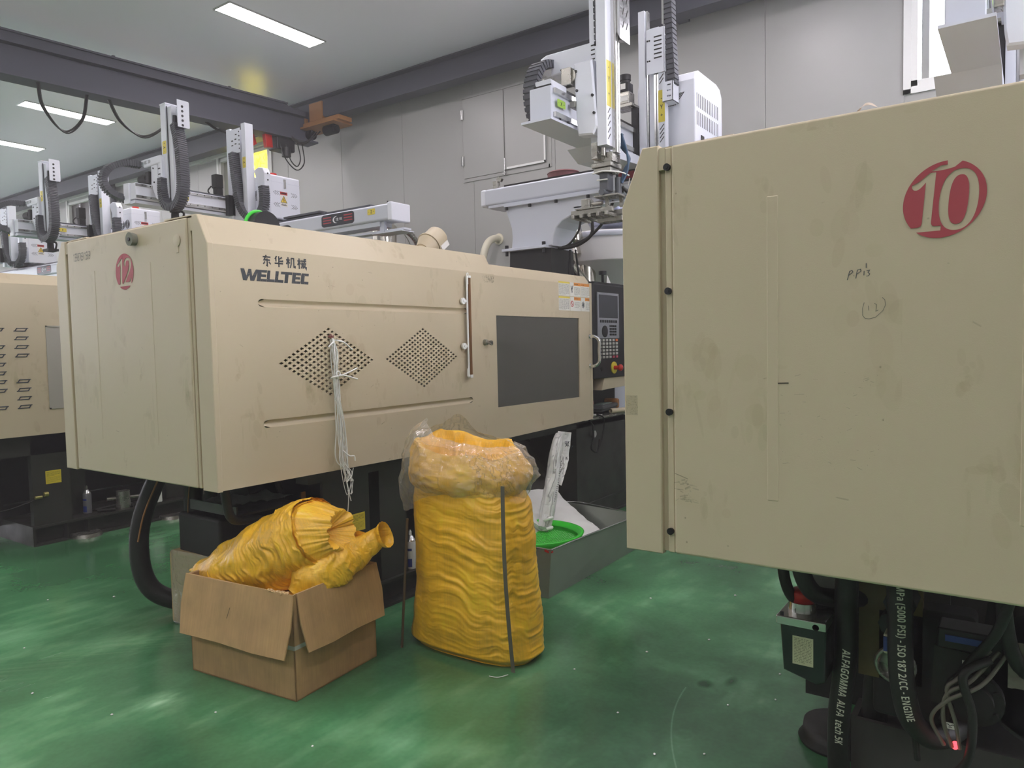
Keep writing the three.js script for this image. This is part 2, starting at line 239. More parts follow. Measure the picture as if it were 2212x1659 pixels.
// ---------------------------------------------------------------- the room
{
  mesh('floor', bb(-6, WALL + 0.2, -0.2, 0, -24, 5), M.floor, scene, { kind: 'structure' });
  mesh('ceiling', bb(-6, WALL + 0.2, CEIL, CEIL + 0.15, -24, 5), M.ceiling, scene, { kind: 'structure' });

  const sideWall = (name, day, dy0, dy1, z, s, n0) => {
    const wr = new THREE.Group(); wr.name = name; scene.add(wr); tag(wr, null, null, null, 'structure');
    const za = Math.min(z, z + 0.1 * s), zb = Math.max(z, z + 0.1 * s), zin = (a, b) => s > 0 ? [z + a, z + b] : [z - b, z - a];
    mesh('wall_section', bb(-6, WALL, 0, dy0, za, zb), M.wall, wr); mesh('wall_section', bb(-6, WALL, dy1, CEIL, za, zb), M.wall, wr);
    let x = -6; for (const [a, b] of [...day, [WALL, WALL]]) { mesh('wall_section', bb(x, a, dy0, dy1, za, zb), M.wall, wr); x = b; }
    day.forEach(([a, b], i) => { const w = new THREE.Group(); w.name = 'added_window_' + (n0 + i); scene.add(w); tag(w, null, null, null, 'structure'); for (const [p, q, r, t] of [[a, b, dy0, dy0 + 0.05], [a, b, dy1 - 0.05, dy1], [a, a + 0.05, dy0, dy1], [b - 0.05, b, dy0, dy1], [(a + b) / 2 - 0.03, (a + b) / 2 + 0.03, dy0, dy1]]) mesh('frame', bb(p, q, r, t, ...zin(-0.02, 0.08)), M.white, w); mesh('pane', bb(a + 0.05, b - 0.05, dy0 + 0.05, dy1 - 0.05, ...zin(0.02, 0.026)), M.clear, w); });
  };
  sideWall('wall_right', [[1.2, 4.2]], 2.4, 4.9, 5, 1, 8);  // unseen window added to brighten the ceiling and side faces
  sideWall('wall_left', [[-4, -1], [1, 4]], 1.8, 4.6, -24, -1, 6);  // two unseen windows added to lift the left part of the ceiling
  {   // wall far behind the camera
    const wf = new THREE.Group(); wf.name = 'wall_front'; scene.add(wf); tag(wf, null, null, null, 'structure');
    const day = [], y0 = 2.4, y1 = 4.9;
    mesh('wall_section', bb(-6.1, -6, 0, y0, -24, 5), M.wall, wf); mesh('wall_section', bb(-6.1, -6, y1, CEIL, -24, 5), M.wall, wf);
    let z = -24; for (const [a, b] of [...day, [5, 5]]) { mesh('wall_section', bb(-6.1, -6, y0, y1, z, a), M.wall, wf); z = b; }
    day.forEach(([a, b], i) => { const w = new THREE.Group(); w.name = 'added_window_' + (4 + i); scene.add(w); tag(w, null, null, null, 'structure'); for (const [p, q, r, t] of [[a, b, y0, y0 + 0.05], [a, b, y1 - 0.05, y1], [a, a + 0.05, y0, y1], [b - 0.05, b, y0, y1], [(a + b) / 2 - 0.03, (a + b) / 2 + 0.03, y0, y1]]) mesh('frame', bb(-6.08, -5.98, r, t, p, q), M.white, w); mesh('pane', bb(-6.026, -6.02, y0 + 0.05, y1 - 0.05, a + 0.05, b - 0.05), M.clear, w); });
  }
  // back wall of sandwich panels, split at the windows
  const wall = new THREE.Group(); wall.name = 'wall_back'; scene.add(wall); tag(wall, null, null, null, 'structure');
  const holes = [{ z0: -0.9, z1: 0.9, y0: 3.71, y1: 4.92 }, { z0: -11.3, z1: -9.94, y0: 3.55, y1: 4.75 }, { z0: -16.8, z1: -15.82, y0: 3.2, y1: 4.72 }];
  const J = [5]; for (let k = 4; k > -25; k--) { const z = -2.174 + 1.221 * k; if (z < 5 && z > -24) J.push(z); } J.push(-24);
  const piece = (z0, z1, y0, y1) => { if (z1 - z0 > 0.01 && y1 - y0 > 0.01) mesh('wall_panel', rb(WALL, WALL + 0.1, y0 + 0.001, y1 - 0.001, z0 + 0.002, z1 - 0.002, 0.004), M.wall, wall); };
  for (let i = 0; i + 1 < J.length; i++) {
    const z1 = J[i], z0 = J[i + 1], h = holes.find((q) => q.z0 < z1 && q.z1 > z0);
    if (!h) { piece(z0, z1, 0, CEIL); continue; }
    piece(z0, z1, 0, h.y0); piece(z0, z1, h.y1, CEIL);
    piece(z0, Math.max(z0, h.z0), h.y0, h.y1); piece(Math.min(z1, h.z1), z1, h.y0, h.y1);
  }
  mesh('joint_backing', bb(WALL + 0.05, WALL + 0.09, 0, 3.2, -24, 5), M.beam, wall);
  const win = (h, mat, mullions) => {
    const w = new THREE.Group(); w.name = numbered('added_window_1').replace(/_1_00(\d)/, (s, d) => '_' + (+d + 1)); scene.add(w); tag(w, null, null, null, 'structure');
    const f = 0.05, x0 = WALL - 0.012, x1 = WALL + 0.09;
    mesh('frame', [bb(x0, x1, h.y0 - 0.02, h.y0 + f, h.z0, h.z1), bb(x0, x1, h.y1 - f, h.y1, h.z0, h.z1), bb(x0, x1, h.y0, h.y1, h.z0, h.z0 + f), bb(x0, x1, h.y0, h.y1, h.z1 - f, h.z1),
      bb(x0 - 0.008, x0 + 0.006, h.y0 - 0.06, h.y0 - 0.02, h.z0 - 0.06, h.z1 + 0.06), bb(x0 - 0.008, x0 + 0.006, h.y0 - 0.06, h.y1 + 0.05, h.z0 - 0.06, h.z0), bb(x0 - 0.008, x0 + 0.006, h.y0 - 0.06, h.y1 + 0.05, h.z1, h.z1 + 0.06)], M.white, w);
    for (const z of mullions) mesh('mullion', bb(x0 + 0.02, x1 - 0.02, h.y0 + f, h.y1 - f, z - 0.03, z + 0.03), M.alu, w);
    return w;
  };
  const w1 = win(holes[0], null, [-0.79, 0.05]);
  mesh('pane', bb(WALL + 0.05, WALL + 0.055, 3.76, 4.87, -0.85, 0.85), M.clear, w1);
  const w2 = win(holes[1], null, [-10.62]);
  const leafy = canvas(256, 256, (g, w) => { g.fillStyle = '#f3ea86'; g.fillRect(0, 0, w, w); for (let i = 0; i < 170; i++) { g.strokeStyle = ['#b9a51e', '#f6f7a0', '#d2d62c', '#8f9a20'][i % 4]; g.lineWidth = rr(1.5, 5); g.beginPath(); const x = rr(0, w), y = rr(0, w); g.moveTo(x, y); g.quadraticCurveTo(x + rr(-20, 20), y + rr(0, 30), x + rr(-26, 26), y + rr(8, 46)); g.stroke(); } });
  const filmMat = PHY({ map: tex(leafy), roughness: 0.7, transmission: 0.55, thickness: 0 });
  mesh('pane', bb(WALL + 0.05, WALL + 0.055, 3.6, 4.7, -11.25, -10.65), PHY({ color: 0x8a8c80, roughness: 0.5, transmission: 0.2, thickness: 0 }), w2);
  mesh('film_pane', xf(new THREE.BoxGeometry(0.64, 1.1, 0.005), WALL + 0.052, 4.15, -10.31, 0, -Math.PI / 2, 0), filmMat, w2, { uv: false, label: 'yellow leaf-patterned film on the glass' });
  const w3 = win(holes[2], null, [-16.3]);
  mesh('pane', bb(WALL + 0.05, WALL + 0.055, 3.25, 4.67, -16.75, -15.87), STD({ color: 0x2e2924, roughness: 0.35 }), w3);
  mesh('trim_1', bb(WALL - 0.05, WALL, 4.775, 4.835, -24, -9.2), M.white, scene, { kind: 'structure' });
  mesh('trim_2', cyl(0.055, 0.055, 4.9, WALL - 0.07, 2.45, -14.75), M.beam, scene, { kind: 'structure' });
  mesh('trim_3', bb(WALL - 0.16, WALL, 0, 4.75, -15.45, -15.2), M.white, scene, { kind: 'structure' });
  // hatch high on the wall
  const d = new THREE.Group(); d.name = 'door_1'; scene.add(d); tag(d, null, null, null, 'structure');
  mesh('frame', [bb(WALL - 0.012, WALL, 3.60, 3.64, -6.0, -4.68), bb(WALL - 0.012, WALL, 4.65, 4.68, -6.0, -4.68), bb(WALL - 0.012, WALL, 3.60, 4.68, -4.70, -4.66)], M.wall, d);
  mesh('leaf', rb(WALL - 0.016, WALL, 3.645, 4.645, -5.985, -5.345, 0.004), M.wall, d);
  mesh('leaf', rb(WALL - 0.022, WALL, 3.665, 4.625, -5.325, -4.735, 0.004), M.wall, d);
  mesh('rim', [bb(WALL - 0.026, WALL - 0.02, 3.665, 3.69, -5.3, -4.735), bb(WALL - 0.026, WALL - 0.02, 3.665, 4.625, -4.757, -4.735)], M.white, d);
  for (const [y, z] of [[4.45, -5.99], [3.87, -5.99], [4.05, -4.71], [4.45, -4.71]]) mesh('hinge', [bb(WALL - 0.03, WALL - 0.014, y - 0.06, y + 0.06, z - 0.022, z - 0.003), bb(WALL - 0.03, WALL - 0.014, y - 0.06, y + 0.06, z + 0.003, z + 0.022), cyl(0.006, 0.006, 0.12, WALL - 0.032, y, z)], M.alu, d);
  mesh('bolt', [bb(WALL - 0.034, WALL - 0.02, 3.66, 3.80, -5.345, -5.315), cyl(0.007, 0.007, 0.2, WALL - 0.037, 3.7, -5.33), box(0.02, 0.02, 0.05, WALL - 0.04, 3.62, -5.33)], M.alu, d);
}

// ---------------------------------------------------------------- ceiling lights
{
  const diff = STD({ color: 0xffffff, emissive: C(0.96, 1, 0.98), emissiveIntensity: LAMP.glow, roughness: 0.5 });
  const where = ['nearest the camera in view, long and bright', 'second from the front, seen through the looped cable', 'cut by the left edge of the photo', 'hidden behind the crane beam'];
  for (const x of LAMP_X) for (const z of LAMP_Z) {
    if (x === LAMP_X[1] && z > 1) continue;          // none over the aisle beside the right-hand machine
    const main = x === LAMP_X[0], k = main ? { '-6.85': 0, '-11.65': 1, '-14.05': 2, '-9.25': 3 }[String(z)] : undefined;
    const t = thing('ceiling_light', k !== undefined ? `long recessed white ceiling light ${where[k]}` : 'long recessed white ceiling light outside the picture', 'ceiling light', [x, CEIL, z], 0, k !== undefined ? 'long ceiling lights in a row' : 'ceiling lights outside the picture');
    mesh('light_frame', [bb(-0.63, 0.63, -0.012, 0, -0.145, -0.13), bb(-0.63, 0.63, -0.012, 0, 0.13, 0.145), bb(-0.63, -0.615, -0.012, 0, -0.13, 0.13), bb(0.615, 0.63, -0.012, 0, -0.13, 0.13)], M.alu, t);
    mesh('light_diffuser', bb(-0.615, 0.615, -0.012, -0.001, -0.13, 0.13), diff, t);
    const l = new THREE.RectAreaLight(LAMP.color, LAMP.intensity, 1.23, 0.26); l.name = 'light'; l.rotation.x = -Math.PI / 2; l.position.y = -0.016; t.add(l);
  }
}

// ---------------------------------------------------------------- crane
{
  const t = thing('runway_beam', 'long grey steel runway beam running along the wall under the ceiling', 'beam');
  mesh('web', bb(7.16, 7.18, 4.76, 5.04, -24, 5), M.beam, t);
  mesh('upper_flange', bb(7.07, 7.27, 5.04, 5.055, -24, 5), M.beam, t);
  mesh('lower_flange', bb(7.07, 7.27, 4.745, 4.76, -24, 5), M.beam, t);
  for (let z = 3; z > -23; z -= 6) mesh('bracket', bb(7.18, WALL, 4.82, 4.98, z - 0.06, z + 0.06), M.beam, t);
  // travelling bridge, its near end far out of the picture to the left
  const ang = -Math.atan2(8.76 - 8.38, 7.0 - 3.3);
  const b = thing('crane_bridge', 'dark grey crane bridge girder spanning below the ceiling', 'crane beam', [7.0, 0, -8.38], ang);
  mesh('girder', [bb(-9, 0, 4.42, 4.84, -0.012, 0.012), bb(-0.02, 0, 4.42, 4.84, -0.1, 0.1), ext([[-9, 4.84], [-0.42, 4.84], [-0.1, 4.76], [-0.1, 4.74], [-9, 4.74]], 0.2).translate(0, 0, -0.1)], M.beam, b);
  mesh('lower_flange', bb(-9, 0.06, 4.395, 4.42, -0.13, 0.13), M.beam, b);
  mesh('upper_flange', bb(-9, -0.4, 4.84, 4.86, -0.13, 0.13), M.beam, b);
  for (const x of [-1.2, -2.6, -4.2]) mesh('stud', cyl(0.02, 0.02, 0.04, x, 4.875, 0.05), M.beam, b);
  const e = thing('crane_end_truck', 'orange crane end carriage with wheels hanging under the runway beam', 'crane carriage', [7.02, 0, -8.1]);
  mesh('frame', [rb(-0.12, 0.12, 4.60, 4.66, -0.55, 0.45, 0.006), bb(-0.17, 0.17, 4.575, 4.6, -0.5, 0.4)], M.orange, e);
  mesh('hanger', [bb(-0.02, 0.02, 4.66, 4.75, -0.3, 0.0), bb(-0.1, 0.1, 4.66, 4.74, -0.05, 0.0), bb(-0.1, 0.1, 4.66, 4.74, -0.3, -0.26), bb(-0.12, -0.1, 4.66, 4.9, -0.14, 0.12)], M.orange, e);
  for (const z of [-0.3, 0.18]) mesh('motor', [cyl(0.07, 0.07, 0.2, -0.02, 4.52, z, 'z'), cyl(0.04, 0.04, 0.26, -0.02, 4.52, z, 'z')], M.black, e);
  for (const z of [-0.48, -0.4]) mesh('wheel', cyl(0.05, 0.05, 0.03, -0.08, 4.71, z, 'x'), M.alu, e);
  mesh('cable', [tube([[-0.1, 4.5, 0.05], [-0.2, 4.4, 0.02], [-0.28, 4.32, -0.1], [-0.4, 4.42, -0.2]], 0.009, 24, 6), tube([[-0.12, 4.5, 0.0], [-0.24, 4.36, -0.05], [-0.33, 4.34, -0.15], [-0.42, 4.42, -0.24]], 0.009, 24, 6)], M.rubber, e);
  const h = thing('electric_hoist', 'red electric hoist trolley with looping cables under the crane girder', 'hoist', [6.3, 0, -8.44]);
  mesh('trolley', [ext([[-0.2, 4.40], [-0.1, 4.40], [-0.06, 4.28], [-0.12, 4.24], [-0.19, 4.29]], 0.06, 0.005).translate(0, 0, -0.16), ext([[-0.02, 4.40], [0.08, 4.40], [0.09, 4.24], [0.0, 4.23]], 0.06, 0.005).translate(0, 0, -0.02)], M.red, h);
  mesh('motor_box', [rb(0.12, 0.42, 4.22, 4.39, -0.1, 0.1, 0.02), cyl(0.06, 0.06, 0.12, 0.28, 4.2, 0.08)], M.black, h);
  mesh('cable', [tube([[0.16, 4.3, 0.1], [0.25, 4.08, 0.12], [0.42, 3.98, 0.12], [0.56, 4.1, 0.1], [0.58, 4.38, 0.05]], 0.008, 30, 6), tube([[0.26, 4.3, 0.1], [0.33, 4.08, 0.12], [0.42, 4.03, 0.12], [0.5, 4.14, 0.1], [0.5, 4.38, 0.05]], 0.008, 30, 6)], M.rubber, h);
  const F = [['festoon_cable', 'dark festoon cable loop hanging in front of a ceiling light', [[3.62, 4.40, -8.66], [3.66, 4.15, -8.66], [3.87, 3.94, -8.66], [4.05, 4.1, -8.66], [4.12, 4.40, -8.66]]], ['festoon_cable', 'dark festoon cable loop ending behind the tall robot arm', [[4.33, 4.43, -8.64], [4.47, 4.18, -8.64], [4.72, 4.07, -8.64], [4.95, 4.2, -8.62], [5.1, 4.43, -8.58]]], ['festoon_cable', 'short shallow festoon cable between the two robot arms', [[5.5, 4.40, -8.55], [5.65, 4.34, -8.55], [5.95, 4.32, -8.5], [6.1, 4.40, -8.5]]]];
  for (const [n, l, p] of F) { const m = mesh(n, [tube(p, 0.011, 40, 6), tube(p.map(([x, y, z], i) => [x + 0.012, y - (i === 2 ? 0.02 : 0), z + 0.015]), 0.009, 40, 6)], M.rubber); tag(m, l, 'cable', 'festoon cables under the crane girder'); }
}
// ---------------------------------------------------------------- injection moulding machines; local x runs along the machine from its near end, z across it
const YB = 0.885;
function enclosureEnd(t, top = 2.092, yb = YB, yc = 1.968, back = 0.07) {
  // end panel between two returns of the side covers, with a groove on each side
  const hz = 0.557;
  mesh('end_panel', rb(-0.012, 0.02, yb + 0.004, top, -hz, hz, 0.008), M.cream, t);
  for (const s of [-1, 1]) {
    const zz = (a, b) => s > 0 ? [a, b] : [-b, -a];
    mesh('end_groove', bb(0.009, 0.03, yb + 0.004, top - 0.004, ...zz(0.55, 0.61)), M.creamPlain, t);
    mesh('end_flange', rb(-0.004, 0.02, yb + 0.004, top - 0.002, ...zz(hz + 0.001, 0.578), 0.004), M.creamPlain, t);
    mesh('groove_end', bb(-0.004, 0.02, top - 0.06, top - 0.003, ...zz(0.577, 0.607)), M.creamPlain, t);
    mesh('cover_return', extX([[0.598, yb], [0.703, yb], [0.703, yc], [0.703 - back, top + 0.004], [0.598, top + 0.004]].map(([z, y]) => [z * s, y]), -0.008, 0.02, 0.003), M.creamPlain, t);
  }
  for (const z of [-0.29, 0.24]) mesh('panel_rib', rb(-0.0135, -0.008, yb + 0.18, top - 0.17, z - 0.014, z + 0.014, 0.0025), M.creamPlain, t);
}
const chamferStrip = (x0, x1, y0, y1, z0, z1, th = 0.004) => extX([[z0, y0], [z1, y1], [z1 - 0.25, y1 + 0.003], [z1 - 0.25, y1 - th], [z1 - 0.003, y1 - th], [z0 - th, y0]], x0, x1);
function roundRect(x0, x1, y0, y1) { const r = (y1 - y0) / 2, m = (y0 + y1) / 2, p = []; for (let i = 0; i <= 8; i++) { const a = Math.PI / 2 + Math.PI * i / 8; p.push([x0 + r + Math.cos(a) * r, m + Math.sin(a) * r]); } for (let i = 0; i <= 8; i++) { const a = -Math.PI / 2 + Math.PI * i / 8; p.push([x1 - r + Math.cos(a) * r, m + Math.sin(a) * r]); } return p; }
function groove(x0, x1, y, h, z, d = 0.016) {        // pressed channel: rounded trough behind the sheet
  const prof = []; for (let i = 0; i <= 10; i++) { const a = i / 10; prof.push([y + h / 2 - a * h, -d * Math.sin(a * Math.PI)]); }
  const g = grid(40, 10, (u, v) => { const k = Math.round(v * 10), e = Math.min(1, Math.min(u, 1 - u) / 0.02); return [x0 + (x1 - x0) * u, y + (prof[k][0] - y) * (0.3 + 0.7 * Math.sqrt(e)) * 1.02, z + prof[k][1] * e]; });
  return g;
}
function hoses(t, list, mat = M.rubber) { for (const [pts, r, n] of list) mesh('hose', tube(pts, r, n ?? 60, 12), mat, t); }

// machine 12, in the middle
const X12 = 1.853, Z12 = -3.6;
{
  const t = thing('injection_moulding_machine', 'cream injection moulding machine with round red 12 sticker and dark door window', 'machine', [X12, 0, Z12]);
  enclosureEnd(t);
  const L = 2.063, zf = 0.7;
  // near side sheet with pressed channels and two diamonds of vent holes
  const holes = [], chan = [[0.24, 1.776, 1.719, 0.036], [0.245, 1.81, 1.158, 0.036]];
  for (const [x0, x1, y, h] of chan) holes.push(roundRect(x0, x1, y - h / 2, y + h / 2));
  for (const [cx, cy, hw, hh, n] of [[0.648, 1.437, 0.292, 0.164, 13], [1.354, 1.438, 0.296, 0.166, 14]]) for (let i = 0; i < n; i++) for (let j = 0; j < n; j++) {
    const x = cx + (i - j) * hw / (n - 1), y = cy + hh - (i + j) * hh / (n - 1), a = hw / (n - 1) * 0.52, b = hh / (n - 1) * 0.52;
    holes.push([[x - a, y], [x, y - b], [x + a, y], [x, y + b]]);
  }
  mesh('side_cover', [ext([[-0.006, YB], [L, YB - 0.02], [L, 1.968], [-0.006, 1.968]], 0.003, 0, holes).translate(0, 0, zf - 0.003), chamferStrip(-0.006, L - 0.002, 1.968, 2.1, zf, zf - 0.075), bb(0, 0.012, 0.9, 1.96, zf - 0.05, zf - 0.002), bb(L - 0.012, L, 0.9, 1.96, zf - 0.04, zf - 0.002)], M.cream, t);
  for (const [x0, x1, y, h] of chan) mesh('pressed_channel', groove(x0, x1, y, h, zf - 0.001), M.creamPlain, t);
  mesh('far_cover', [bb(0, 4.4, YB, 1.968, -0.703, -0.7), mirrorZ(chamferStrip(0, 4.4, 1.968, 2.1, 0.7, 0.625))], M.creamPlain, t);
  mesh('top_cover', bb(0.01, 2.05, 2.09, 2.1, -0.6, 0.4), M.creamPlain, t);
  mesh('bottom_tray', bb(0.02, 2.0, YB + 0.01, YB + 0.02, -0.68, 0.68), M.dark, t);
  // sliding guard door with a tinted window
  const dx0 = 2.04, dx1 = 3.388, zd = 0.69;
  const door = mesh('door', [ext([[dx0, YB - 0.02], [dx1, YB], [dx1, 1.962], [dx0, 1.965]], 0.02, 0, [[[2.092, 1.085], [3.186, 1.078], [3.19, 1.701], [2.092, 1.70]]]).translate(0, 0, zd - 0.02), chamferStrip(dx0, dx1, 1.963, 2.043, zd, zd - 0.06), bb(dx1 - 0.012, dx1, YB + 0.01, 1.96, zd - 0.07, zd - 0.018), bb(dx1 - 0.03, dx1 + 0.006, YB + 0.02, 1.985, zd - 0.012, zd + 0.002)], M.cream, t);
  mesh('window_pane', bb(2.08, 3.2, 1.07, 1.71, zd - 0.016, zd - 0.01), M.glassTint, door, { label: 'tinted grey window pane' });
  const hy0 = 1.32, hy1 = 1.555, hx = 3.352;
  mesh('door_handle', [tube([[hx, hy1, zd], [hx, hy1, zd + 0.05], [hx + 0.012, hy1 - 0.03, zd + 0.078], [hx + 0.012, (hy0 + hy1) / 2, zd + 0.08], [hx + 0.012, hy0 + 0.03, zd + 0.078], [hx, hy0, zd + 0.05], [hx, hy0, zd]], 0.0125, 60, 12), cyl(0.02, 0.02, 0.006, hx, hy1, zd + 0.003, 'z'), cyl(0.02, 0.02, 0.006, hx, hy0, zd + 0.003, 'z')], M.chrome, door, { label: 'chrome pull handle' });
  // grimy torn tape at the corner of the cover
  sheet('tape_scrap', canvas(128, 64, (g, w, h) => { for (let i = 0; i < 260; i++) { g.strokeStyle = `rgba(${rr(60, 130) | 0},${rr(55, 110) | 0},${rr(45, 80) | 0},${rr(0.2, 0.7)})`; g.lineWidth = rr(0.5, 2); const x = w * Math.pow(rnd(), 0.6), y = rr(0, h * 0.9); g.beginPath(); g.moveTo(x, y); g.lineTo(x + rr(-8, 8), y + rr(2, 12)); g.stroke(); } }), 0.13, 0.05, t, [L - 0.066, 1.935, zf + 0.0006], [0, 0, 0], { alpha: true });
  mesh('mould_platen', [bb(2.2, 2.45, 0.95, 1.9, -0.5, 0.5)], M.steel, t);
  for (const y of [1.2, 1.7]) mesh('tie_bar', cyl(0.045, 0.045, 1.0, 2.75, y, 0.35, 'x'), M.chrome, t);
  mesh('fixed_platen', bb(3.36, 3.82, 0.9, 1.96, -0.4, 0.25), M.steel, t);
  mesh('mould', rb(2.5, 3.05, 1.2, 1.7, -0.3, 0.25, 0.01), M.dark, t);
  // stickers
  sheet('number_sticker', numberDisc('12', 0), 0.182, 0.184, t, [-0.0135, 1.895, 0.018], FACE_NEGX, { alpha: true, label: 'red oval sticker with the number 12' });
  sheet('pen_writing', canvas(512, 160, (g) => { g.strokeStyle = '#4a4c44'; g.lineWidth = 5; g.font = 'italic 92px sans-serif'; g.fillStyle = 'rgba(70,72,64,0.85)'; g.save(); g.scale(0.62, 1.3); g.fillText('1398769 1569', 10, 96); g.restore(); }), 0.26, 0.075, t, [-0.0135, 2.005, -0.37], FACE_NEGX, { alpha: true });
  mesh('rubber_stop', [cyl(0.028, 0.032, 0.03, -0.026, 2.038, 0.126, 'x')], STD({ color: 0x7c7c70, roughness: 0.7 }), t);
  mesh('socket_screw', [cyl(0.009, 0.009, 0.006, -0.043, 2.036, 0.128, 'x')], M.black, t);
  mesh('knockout', [lathe([[0, 0], [0.026, 0], [0.028, 0.003], [0, 0.003]], 0, 0, 0).applyMatrix4(new THREE.Matrix4().makeRotationZ(Math.PI / 2)).translate(-0.012, 1.998, 0.483), bb(-0.0145, -0.012, 1.945, 1.98, 0.475, 0.491)], M.creamPlain, t);
  sheet('machine_lettering', canvas(1024, 380, (g) => {
    ['dong', 'hua', 'ji', 'xie'].forEach((n, i) => glyph(g, n, 306 + i * 178, 14, 150, 19, PAINT_DARK));
    g.save(); g.fillStyle = PAINT_DARK; g.transform(1, 0, 0.0, 1, 0, 0);
    const W = (x, w, f) => { g.save(); g.translate(x, 215); g.scale(w / 100, 1.45); g.beginPath(); f(); g.restore(); }, P = (...p) => { p.forEach(([a, b], i) => g[i ? 'lineTo' : 'moveTo'](a, b)); g.closePath(); g.fill(); g.beginPath(); };
    W(10, 250, () => { P([-2, 0], [18, 0], [30, 60], [42, 0], [58, 0], [62, 60], [84, 0], [100, 0], [72, 100], [50, 100], [46, 50], [30, 100], [10, 100]); });
    W(232, 150, () => { P([10, 0], [100, 0], [96, 22], [46, 22], [43, 38], [90, 38], [86, 60], [38, 60], [35, 78], [92, 78], [88, 100], [-6, 100]); });
    W(372, 120, () => { P([12, 0], [48, 0], [36, 76], [98, 76], [94, 100], [-4, 100]); });
    W(492, 130, () => { P([12, 0], [48, 0], [36, 76], [98, 76], [94, 100], [-4, 100]); });
    W(596, 150, () => { P([-4, 0], [110, 0], [106, 24], [70, 24], [58, 100], [22, 100], [34, 24], [-8, 24]); });
    W(752, 140, () => { P([10, 0], [104, 0], [100, 22], [46, 22], [43, 38], [92, 38], [88, 60], [38, 60], [35, 78], [94, 78], [90, 100], [-6, 100]); });
    W(890, 130, () => { P([18, 0], [102, 0], [98, 24], [50, 24], [40, 76], [94, 76], [90, 100], [0, 100], [-4, 80], [8, 14]); });
    g.restore();
    g.globalCompositeOperation = 'destination-out'; for (let i = 0; i < 240; i++) { g.fillStyle = `rgba(0,0,0,${rr(0.4, 1)})`; g.fillRect(rr(0, 1024), rr(0, 380), rr(2, 9), rr(1, 4)); }
  }), 0.385, 0.138, t, [2.198 - X12, 1.88, zf + 0.0006], [0, 0, 0], { alpha: true, label: 'worn black lettering of the maker' });
  // warning labels, two rows of three
  const amber = '#d98a3a', paperC = '#d8d6cc';
  const kinds = [
    (g) => { g.fillStyle = '#d9c548'; g.fillRect(0, 0, 160, 16); greek(g, 6, 26, 148, 13, 8, '#77766e', 3); g.strokeStyle = '#8a8980'; g.lineWidth = 1; for (let i = 1; i < 6; i++) { g.beginPath(); g.moveTo(i * 27, 18); g.lineTo(i * 27, 128); g.stroke(); } },
    (g) => { g.fillStyle = amber; g.fillRect(56, 0, 104, 30); greek(g, 66, 15, 84, 1, 8, '#4a3418', 6); g.strokeStyle = '#2c3038'; g.lineWidth = 9; g.beginPath(); g.moveTo(14, 34); g.lineTo(24, 70); g.lineTo(34, 96); g.moveTo(44, 30); g.lineTo(30, 62); g.lineTo(28, 100); g.moveTo(20, 60); g.lineTo(40, 62); g.stroke(); greek(g, 64, 48, 88, 9, 9, '#55544c', 3); },
    (g) => { g.fillStyle = amber; g.fillRect(0, 0, 160, 28); greek(g, 14, 14, 40, 1, 8, '#4a3418', 6); greek(g, 8, 42, 144, 10, 9, '#7a7970', 3); },
    (g) => { g.fillStyle = amber; g.fillRect(58, 0, 102, 30); greek(g, 68, 15, 84, 1, 8, '#4a3418', 6); g.strokeStyle = '#b8363a'; g.lineWidth = 7; g.beginPath(); g.ellipse(28, 66, 19, 26, 0, 0, 7); g.moveTo(16, 48); g.lineTo(40, 84); g.stroke(); greek(g, 66, 50, 80, 5, 12, '#55544c', 3); },
    (g) => { g.fillStyle = amber; g.fillRect(62, 0, 98, 30); greek(g, 74, 15, 78, 1, 8, '#4a3418', 6); g.strokeStyle = '#2c3038'; g.lineWidth = 7; for (let i = 0; i < 9; i++) { const a = i * 0.7; g.beginPath(); g.moveTo(32, 70); g.lineTo(32 + Math.cos(a) * 24, 70 + Math.sin(a) * 34); g.stroke(); } greek(g, 72, 48, 80, 8, 10, '#6a6960', 3); },
  ];
  [[0, 0, 0], [1, 0, 1], [2, 0, 2], [0, 1, 0], [1, 1, 3], [2, 1, 4]].forEach(([i, j, k]) => sheet('warning_label', canvas(160, 134, (g) => { g.fillStyle = paperC; g.fillRect(0, 0, 160, 134); kinds[k](g); }), 0.162, 0.106, door, [2.97 + i * 0.168, 1.922 - j * 0.113, zd + 0.0008]));
  // small latch knob between cover and door
  mesh('latch_knob', [cyl(0.018, 0.02, 0.02, 1.946, 1.522, zf + 0.01, 'z'), cyl(0.012, 0.012, 0.03, 1.952, 1.52, zf + 0.03, 'z'), box(0.03, 0.012, 0.012, 1.957, 1.518, zf + 0.045, 0, 0, 0.6), box(0.012, 0.03, 0.012, 1.957, 1.518, zf + 0.045, 0, 0, 0.6)], M.steel, t);
  // base: low rail frame, columns and steel skirts
  const zr = 0.58;
  mesh('base_frame', [bb(0.62, 5.4, 0.14, 0.155, zr - 0.16, zr), bb(0.62, 5.4, 0.0, 0.015, zr - 0.16, zr), bb(0.62, 5.4, 0.015, 0.14, zr - 0.09, zr - 0.075), bb(0.62, 5.4, 0.14, 0.155, -zr, -zr + 0.16), bb(0.62, 5.4, 0.0, 0.15, -zr + 0.07, -zr + 0.09), bb(0.6, 0.62, 0, 0.155, -zr, zr), bb(0.62, 1.7, 0.13, 0.14, -zr + 0.16, zr - 0.16)], M.dark, t);
  for (const x of [0.9, 1.5, 2.1]) mesh('rib_plate', bb(x - 0.006, x + 0.006, 0.015, 0.14, zr - 0.155, zr - 0.01), M.dark, t);
  const colA = mesh('column', bb(0.7, 1.03, 0.155, YB + 0.02, zr - 0.05, zr - 0.03), M.dark, t);
  sheet('notice_sticker', yellowNote, 0.115, 0.1, colA, [0.935, 0.535, zr - 0.028]);
